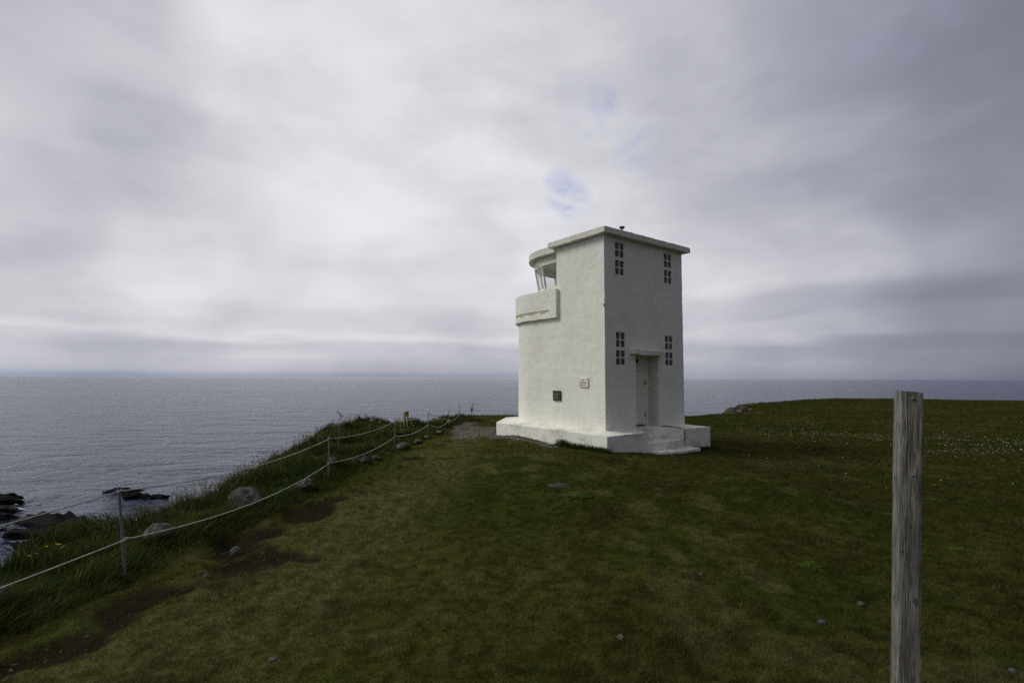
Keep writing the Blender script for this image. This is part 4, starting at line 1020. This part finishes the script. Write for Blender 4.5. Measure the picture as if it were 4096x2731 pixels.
for lab, x_, y_, w_, h_, sd in [('bright green moss cushion in the lawn in front of the lighthouse', 1.13, 8.18, .25, .075, 1), ('bright green moss patch in the lawn left of the timber post', 2.93, 5.14, .21, .045, 2), ('dull green moss patch right of the timber post', 4.66, 5.48, .18, .04, 3)]:
    rock('moss_cushion', lab, 'moss', x_, y_, w_, h_, M['moss'], 60+sd, sink=.5, sub=5, jag=2.2)
# rocks in the broken bank at the start of the far rise
for k, (x_, y_, w_, h_, lab) in enumerate([(19.9,46.3,.55,.25,'leftmost low rock in the broken bank below the far rise'),(20.7,46.9,.6,.42,'pale rock in the middle of the broken bank below the far rise'),(21.5,47.7,.55,.40,'dark rock right of the pale rock in the far broken bank'),(22.3,48.2,.4,.2,'small low rock at the right end of the broken bank'),(20.3,47.6,.5,.3,'upper dark rock behind the pale rock in the far broken bank')]):
    rock('bank_rock', lab, 'rock', x_, y_, w_, h_, M['paleb' if k % 2 else 'basalt'], 70+k, sharp=.3, rot=k*1.3)

# ------------------------------------------------------------------ reef rocks in the sea below
RF = [(-112,109.8,17,2.4,.22,'long black reef at the left edge, furthest out of its three ridges'),(-106,103.9,15,1.5,.2,'middle black ridge of the reef at the left edge'),(-100,97.8,13,1.8,.22,'nearest black ridge of the reef at the left edge'),
      (-90.2,121.1,7.2,.9,.3,'low black rock awash behind the top of the nearest fence post'),(-82.6,114.8,6.0,1.5,.35,'humped black rock right of the nearest fence post top'),(-77.6,114.8,4.2,1.0,.35,'small black rock furthest right in the surf'),
      (-81.5,93.8,14.5,2.4,.25,'long black skerry running in under the grassy edge'),(-78.3,87.1,9.4,1.6,.25,'low black skerry nearer the shore, below the long one'),(-75.7,82.2,4.0,1.1,.5,'black rock close under the grass above the yellow dandelions'),
      (-91.8,95.6,1.5,.4,.6,'tiny black rock between the left reef and the long skerry'),(-87.2,100,2.2,.6,.5,'small black rock just behind the long skerry'),(-88.4,90.9,1.6,.4,.6,'tiny rock awash at the left edge below the reef'),(-85.1,89.2,1.5,.5,.6,'tiny rock awash left of the low skerry'),
      (-88.0,96.8,6.3,1.0,.25,'narrow black ledge behind the left half of the long skerry')]
for k, (x_, y_, w_, h_, dp, lab) in enumerate(RF):
    rock('sea_rock', lab, 'rock', x_, y_, w_*1.05, h_*1.05, M['wetrock'], 90+k, depth=dp, sharp=.2, sink=.3, sub=5, jag=1.9, zoff=-25.0, rot=RNG.uniform(-.25, .25), group='black rocks in the sea')
fv, ff = [], []
fm = MB()
for (x_, y_, w_, h_, dp, lab) in RF:
    for q in range(6):
        a = random.uniform(0, 2*PI); fx_ = x_+math.cos(a)*w_*.62*random.uniform(.85, 1.05); fy_ = y_+math.sin(a)*w_*.62*dp*random.uniform(.9, 1.4)
        l_ = w_*random.uniform(.02, .07); n = 10; zz = -24.9+.01*q
        ring_ = [(fx_+l_*math.cos(2*PI*t/n)*random.uniform(.6, 1.2), fy_+l_*.3*math.sin(2*PI*t/n)*random.uniform(.4, 1.3), zz) for t in range(n)]
        fm.add(ring_+[(fx_, fy_, zz+.08)], [(t, (t+1) % n, n) for t in range(n)])
tag(fm.build('sea_foam', M['foam'], weld=0), kind='stuff')

# ------------------------------------------------------------------ flowers and leaves
def dandelion(lab, x_, y_, n, sp, sc, seed):
    rn = random.Random(seed); z_ = gz(x_, y_); t_ = thing('dandelion', lab, 'flower', (x_, y_, z_), 0, 'dandelions on the bank')
    lf_ = MB()
    for k in range(n*2+4):
        a = rn.uniform(0, 2*PI); l_ = rn.uniform(.06, .13)*sc; c_ = Vector((rn.uniform(-sp, sp), rn.uniform(-sp, sp), 0)); d_ = Vector((math.cos(a), math.sin(a), 0)); s_ = Vector((-d_.y, d_.x, 0))*l_*.16
        lf_.add([c_, c_+d_*l_*.5+s_+Vector((0, 0, l_*.8)), c_+d_*l_+Vector((0, 0, l_*.9)), c_+d_*l_*.5-s_+Vector((0, 0, l_*.8))], [(0, 1, 2, 3)])
    lf_.build('leaves', M['stem'], t_, weld=0)
    for k in range(n):
        p_ = Vector((rn.uniform(-sp, sp), rn.uniform(-sp, sp)*.6, 0)); hh = rn.uniform(.12, .22)*min(sc, 1.5)
        s_ = MB(); s_.tube([p_, p_+Vector((rn.uniform(-.03, .03), 0, hh*.6)), p_+Vector((rn.uniform(-.04, .04), 0, hh))], .004*sc, 5); tp = Vector(s_.v[-1])
        so_ = s_.build('stem', M['stem'], t_)
        h_ = MB(); r_ = .024*sc; m_ = 14; v0 = []
        for q in range(m_*2):
            a = PI*q/m_; rr_ = r_*(1 if q % 2 else .72); v0.append(tp+Vector((math.cos(a)*rr_, math.sin(a)*rr_, .010*sc*(1 if q % 2 else .4))))
        h_.add(v0+[tp+Vector((0, 0, .016*sc)), tp+Vector((0, 0, -.010*sc))], [(q, (q+1) % (2*m_), 2*m_) for q in range(2*m_)]+[((q+1) % (2*m_), q, 2*m_+1) for q in range(2*m_)])
        h_.build('flower_head', M['petal'], so_, weld=0)
for k, a in enumerate([('dandelion pair at the brink, highest of the near yellow group', -6.34, 7.33, 2, .04, .95), ('single dandelion at the brink, middle of the near yellow group', -6.28, 7.12, 1, .035, .95), ('dandelions at the brink, lowest of the near yellow group', -6.36, 7.01, 2, .05, .85),
                       ('upright dandelion clump against the sea left of the second post', -6.42, 16.3, 5, .12, 1.7), ('low dandelion on the brink beside the upright clump', -6.12, 16.0, 1, .03, 1.7), ('single dandelion near the lone pale stone on the bank', -5.85, 22.6, 2, .06, 1.7),
                       ('dandelion cluster left of the yellow notice', -5.35, 24.6, 5, .16, 1.6), ('dandelions against the sea just beyond the yellow notice', -6.0, 27.2, 3, .12, 1.9), ('dandelions right of the third post below the rope', -4.18, 20.25, 3, .2, 1.6), ('dandelion in the tall grass before the fourth post', -3.84, 20.27, 2, .1, 1.6)]):
    dandelion(*a, k+1)
x_, y_ = -3.95, 28.4; lp = thing('leafy_plant', 'low pale green leafy plant growing among grass by the fifth fence post', 'plant', (x_, y_, gz(x_, y_)))
lv_ = MB(); rn = random.Random(5)
for k in range(150):
    a = rn.uniform(0, 2*PI); rr_ = rn.random()**.5; c_ = Vector((math.cos(a)*rr_*.6, math.sin(a)*rr_*.8, rn.uniform(.08, .40)*(1.05-rr_*.7))); l_ = rn.uniform(.05, .11); d_ = Vector((rn.gauss(0, 1), rn.gauss(0, 1), rn.gauss(.2, .5))).normalized(); s_ = d_.cross(Vector((0, 0, 1))).normalized()*l_*.42
    lv_.add([c_, c_+d_*l_*.5+s_, c_+d_*l_, c_+d_*l_*.5-s_], [(0, 1, 2, 3)])
lv_.build('foliage', M['leaf'], lp, weld=0)
ss_ = MB()
for k in range(14):
    a = rn.uniform(0, 2*PI); ss_.tube([(0, 0, -.05), (math.cos(a)*.2, math.sin(a)*.25, .18), (math.cos(a)*.45, math.sin(a)*.6, .26)], .006, 5)
ss_.build('stems', M['stem'], lp)

# ------------------------------------------------------------------ birds
def bird_mesh(span, seed):
    rn = random.Random(seed); b_ = MB(); s = span/2; up = rn.uniform(-.1, .35)
    b_.lathe([(.004, -s*.32), (s*.07, -s*.15), (s*.09, 0), (s*.05, s*.2), (.004, s*.34)], 8)
    b_.v = [(a, c_, b2) for a, b2, c_ in b_.v]
    for sg in (-1, 1):
        w_ = [(sg*s*.06, s*.10, .01), (sg*s*.06, -s*.12, .01), (sg*s*.5, -s*.12, s*up), (sg*s*.5, s*.14, s*up), (sg*s, -s*.10, s*up*.7)]
        b_.add(w_+[(a, b2, c_-.015*span) for a, b2, c_ in w_], [(0, 1, 2, 3), (3, 2, 4), (8, 7, 6, 5), (9, 7, 8), (0, 3, 8, 5), (3, 4, 9, 8), (1, 6, 7, 2), (2, 7, 9, 4)])
    return b_
gl_ = bird_mesh(.62, 1).build('seabird', M['bird'], weld=0); gl_.location = (-87.6, 120, 9.2); gl_.rotation_euler = (0, math.radians(-24), math.radians(75))
tag(gl_, 'single gull gliding low over the sea at the left', 'bird')
src = None
for k, (az_, el_) in enumerate([(-27.1, 2.2), (-26.8, 2.15), (-26.4, 2.2), (-26.0, 2.15), (-25.6, 2.1), (-25.2, 2.12), (-27.4, 2.3), (-26.9, 1.95), (-35.4, 1.62), (-35.8, 1.66), (-36.2, 1.7), (-36.7, 1.72), (-34.9, 1.55), (-34.3, 1.55), (-3.9, 4.0), (-3.5, 3.9), (-3.1, 3.8), (-2.7, 3.7)]):
    d_ = 420; a = math.radians(az_)
    if src is None: src = o = bird_mesh(1.0, 7).build('seabird', M['bird'], weld=0)
    else: o = src.copy(); COL.objects.link(o)
    o.location = (math.sin(a)*d_, math.cos(a)*d_, 1.75+d_*math.tan(math.radians(el_))); o.rotation_euler = (0, RNG.uniform(-.5, .5), RNG.uniform(0, 3))
    tag(o, 'tiny dark seabird in a distant line of birds over the sea', 'bird', 'distant line of seabirds')
# ------------------------------------------------------------------ sky, sun, camera
SUN_AZ, SUN_EL = math.radians(-90), math.radians(42)          # soft light from the left, slightly behind the viewer
wd = bpy.data.worlds.new('World'); scene.world = wd; wd.use_nodes = True
nt = wd.node_tree; N = NT(nt); bg = nt.nodes['Background']
sky = N.node('ShaderNodeTexSky', sky_type='NISHITA'); sky.sun_disc = False; sky.sun_elevation = SUN_EL; sky.sun_rotation = SUN_AZ
sky.air_density = 1.0; sky.dust_density = 1.5; sky.ozone_density = 2.0
d = N.vmath('NORMALIZE', N.coord('Generated'))
sep = N.node('ShaderNodeSeparateXYZ'); nt.links.new(d, sep.inputs[0]); dx, dy, dz = sep.outputs
zc = N.math('MAXIMUM', dz, 0.0)
# overcast deck: noise on a flat layer overhead, drawn out along the wind
den = N.math('ADD', zc, .20); cmb = N.node('ShaderNodeCombineXYZ')
nt.links.new(N.math('DIVIDE', dx, den), cmb.inputs[0]); nt.links.new(N.math('DIVIDE', dy, den), cmb.inputs[1])
p = cmb.outputs[0]
ps = N.mapping(p, (1.0, .42, 1), (0, 0, math.radians(16)))
c1 = N.noise(N.mapping(d, (1, 1, 2.1), (0, math.radians(24), 0)), 2.3, 5, .50, .3)      # soft masses
c2 = N.noise(N.mapping(d, (1, 1, 2.6), (0, math.radians(14), 0), (4, 1, 2)), 5.2, 5, .48, .2)   # mottling
c3 = N.noise(ps, .8, 4, .45, .4)                                                       # perspective of the deck
deck = N.math('ADD', N.math('MULTIPLY', c1, .45), N.math('ADD', N.math('MULTIPLY', c2, .35), N.math('MULTIPLY', c3, .20)))
lum = N.ramp(deck, .37, .63, .84, 1.08)
wrp = N.vmath('SUBTRACT', N.noise(d, 2.6, 4, .5, .0, 1), (.5, .5, .5))
dw = N.vmath('NORMALIZE', N.vmath('ADD', d, N.vmath('MULTIPLY', wrp, (.34, .34, .20))))
def lobe(az, el, w0, w1, v=None):
    a, e = math.radians(az), math.radians(el)
    dt = N.vmath('DOT_PRODUCT', dw if v is None else v, (math.sin(a)*math.cos(e), math.cos(a)*math.cos(e), math.sin(e)))
    return N.ramp(dt, math.cos(math.radians(w1)), math.cos(math.radians(w0)))
# the deck is thick and dark only ahead to the right
lum = N.math('MULTIPLY', lum, N.ramp(lobe(74, 27, 6, 58), 0, 1, 1.0, .34, False))
for az_, el_, w0, w1, k in [(-43, 25, 1, 13, .78), (-33, 17.5, 1, 10, .88), (-46, 12, 1, 9, .84), (-54, 38, 3, 18, .82), (-8, 20, 2, 20, 1.08), (-27, 26, 1, 10, 1.05), (-33, 9, 1, 8, 1.08), (4, 9, 2, 11, 1.08), (28, 9, 1, 10, 1.12), (6, 33, 3, 14, .93), (-22, 13.5, 1, 7, .95)]:
    lum = N.math('MULTIPLY', lum, N.ramp(lobe(az_, el_, w0, w1), 0, 1, 1.0, k, False))
lum = N.math('MULTIPLY', lum, N.ramp(lobe(150, 25, 20, 80, d), 0, 1, 1.0, .36, False))   # unseen sky behind darkened, added to dim the door face and lawn
# low cloud banks above the horizon
azc = N.math('ARCTAN2', dx, dy); hcmb = N.node('ShaderNodeCombineXYZ'); nt.links.new(N.math('MULTIPLY', azc, 4.5), hcmb.inputs[0]); nt.links.new(N.math('MULTIPLY', dz, 26), hcmb.inputs[1])
hn = N.noise(hcmb.outputs[0], 1.0, 6, .55, .3); hn2 = N.noise(N.vmath('MULTIPLY', hcmb.outputs[0], (.7, .8, 1)), 1.0, 4, .5)
wob = N.math('MULTIPLY', N.math('SUBTRACT', hn, .5), .05)
e1 = N.math('ADD', dz, wob)
b1 = N.ramp(e1, .076, .056)                                     # lowest bank
rt = N.ramp(azc, .05, .70)
e2 = N.math('SUBTRACT', e1, N.math('MULTIPLY', rt, .035))
b2a = N.math('MULTIPLY', N.ramp(e2, .145, .105), N.ramp(e2, .070, .088))
lum = N.math('MULTIPLY', lum, N.ramp(b1, 0, 1, 1.0, .80, False))
lum = N.math('MULTIPLY', lum, N.ramp(N.math('MULTIPLY', b2a, N.ramp(hn2, .25, .75, .5, 1.0)), 0, 1, 1.0, .86, False))
rb_ = N.math('MULTIPLY', N.ramp(azc, .12, .55), N.ramp(e1, .175, .12)); lum = N.math('MULTIPLY', lum, N.ramp(rb_, 0, 1, 1.0, .80, False))
base = N.ramp(dz, .030, .0); lum = N.math('MULTIPLY', lum, N.ramp(base, 0, 1, 1.0, .86, False))
strip = N.math('MULTIPLY', N.ramp(dz, .028, .034), N.ramp(dz, .050, .040)); lum = N.math('MULTIPLY', lum, N.ramp(N.math('MULTIPLY', strip, N.ramp(hn2, .4, .6)), 0, 1, 1.0, 1.06, False))
tint = N.mix(N.ramp(lum, .32, .98), (.80,.822,1.035), (.945,.953,1.005))
hb = N.ramp(dz, .013, .001)
tint = N.mix(N.math('MULTIPLY', hb, N.ramp(azc, .5, -.4, .35, .9)), tint, N.mix(1.0, tint, (.70,.78,.90), 'MULTIPLY'))
lumv = N.vmath('SCALE', tint, s=N.math('MULTIPLY', lum, 7.35))
# a few thin places where blue shows through
hole = N.math('MAXIMUM', lobe(5.2, 20.2, .3, 2.6), N.math('MAXIMUM', lobe(15.3, 24, .5, 4.2), lobe(10.2, 27, .5, 4.2)))
hole = N.math('MAXIMUM', hole, N.math('MULTIPLY', lobe(36, 33, 1, 7), .6))
hnz = N.noise(p, 3.6, 6, .6, .8)
hole = N.math('MULTIPLY', hole, N.ramp(hnz, .40, .66)); hole = N.math('MULTIPLY', hole, .66)
blue = N.vmath('ADD', N.vmath('SCALE', sky.outputs[0], s=.5), (2.4, 2.55, 4.9))
col = N.mix(hole, lumv, blue)
nt.links.new(col, bg.inputs['Color']); bg.inputs['Strength'].default_value = .10

sl_ = bpy.data.lights.new('sun', 'SUN'); sl_.energy = 1.5; sl_.angle = math.radians(24); sl_.color = (1, .965, .90)
so = bpy.data.objects.new('sun', sl_); COL.objects.link(so)
sd_ = Vector((math.sin(SUN_AZ)*math.cos(SUN_EL), math.cos(SUN_AZ)*math.cos(SUN_EL), math.sin(SUN_EL)))
so.rotation_euler = sd_.to_track_quat('Z', 'Y').to_euler(); so.location = (-10, -5, 20)

cam = bpy.data.cameras.new('camera'); cam.sensor_width = 36; cam.lens = 18; cam.clip_start = .05; cam.clip_end = 200000
co = bpy.data.objects.new('camera', cam); COL.objects.link(co)
pi_c, ro = math.atan(144.5/2048), math.radians(-.22)
f_ = Vector((0, math.cos(pi_c), math.sin(pi_c))); u0 = Vector((0, -math.sin(pi_c), math.cos(pi_c))); r0 = Vector((1, 0, 0))
rt_ = r0*math.cos(ro)-u0*math.sin(ro); up_ = r0*math.sin(ro)+u0*math.cos(ro)
co.matrix_world = Matrix(((rt_.x, up_.x, -f_.x, 0), (rt_.y, up_.y, -f_.y, 0), (rt_.z, up_.z, -f_.z, 1.75), (0, 0, 0, 1)))
scene.camera = co
scene.render.engine = 'CYCLES'
wd.cycles.sampling_method = 'MANUAL'; wd.cycles.sample_map_resolution = 1024
scene.cycles.use_adaptive_sampling = False
scene.cycles.max_bounces = 6; scene.cycles.transparent_max_bounces = 12; scene.cycles.use_denoising = False
vs = scene.view_settings; vs.view_transform = 'Standard'; vs.look = 'None'; vs.exposure = 0; vs.gamma = 1; vs.use_curve_mapping = False
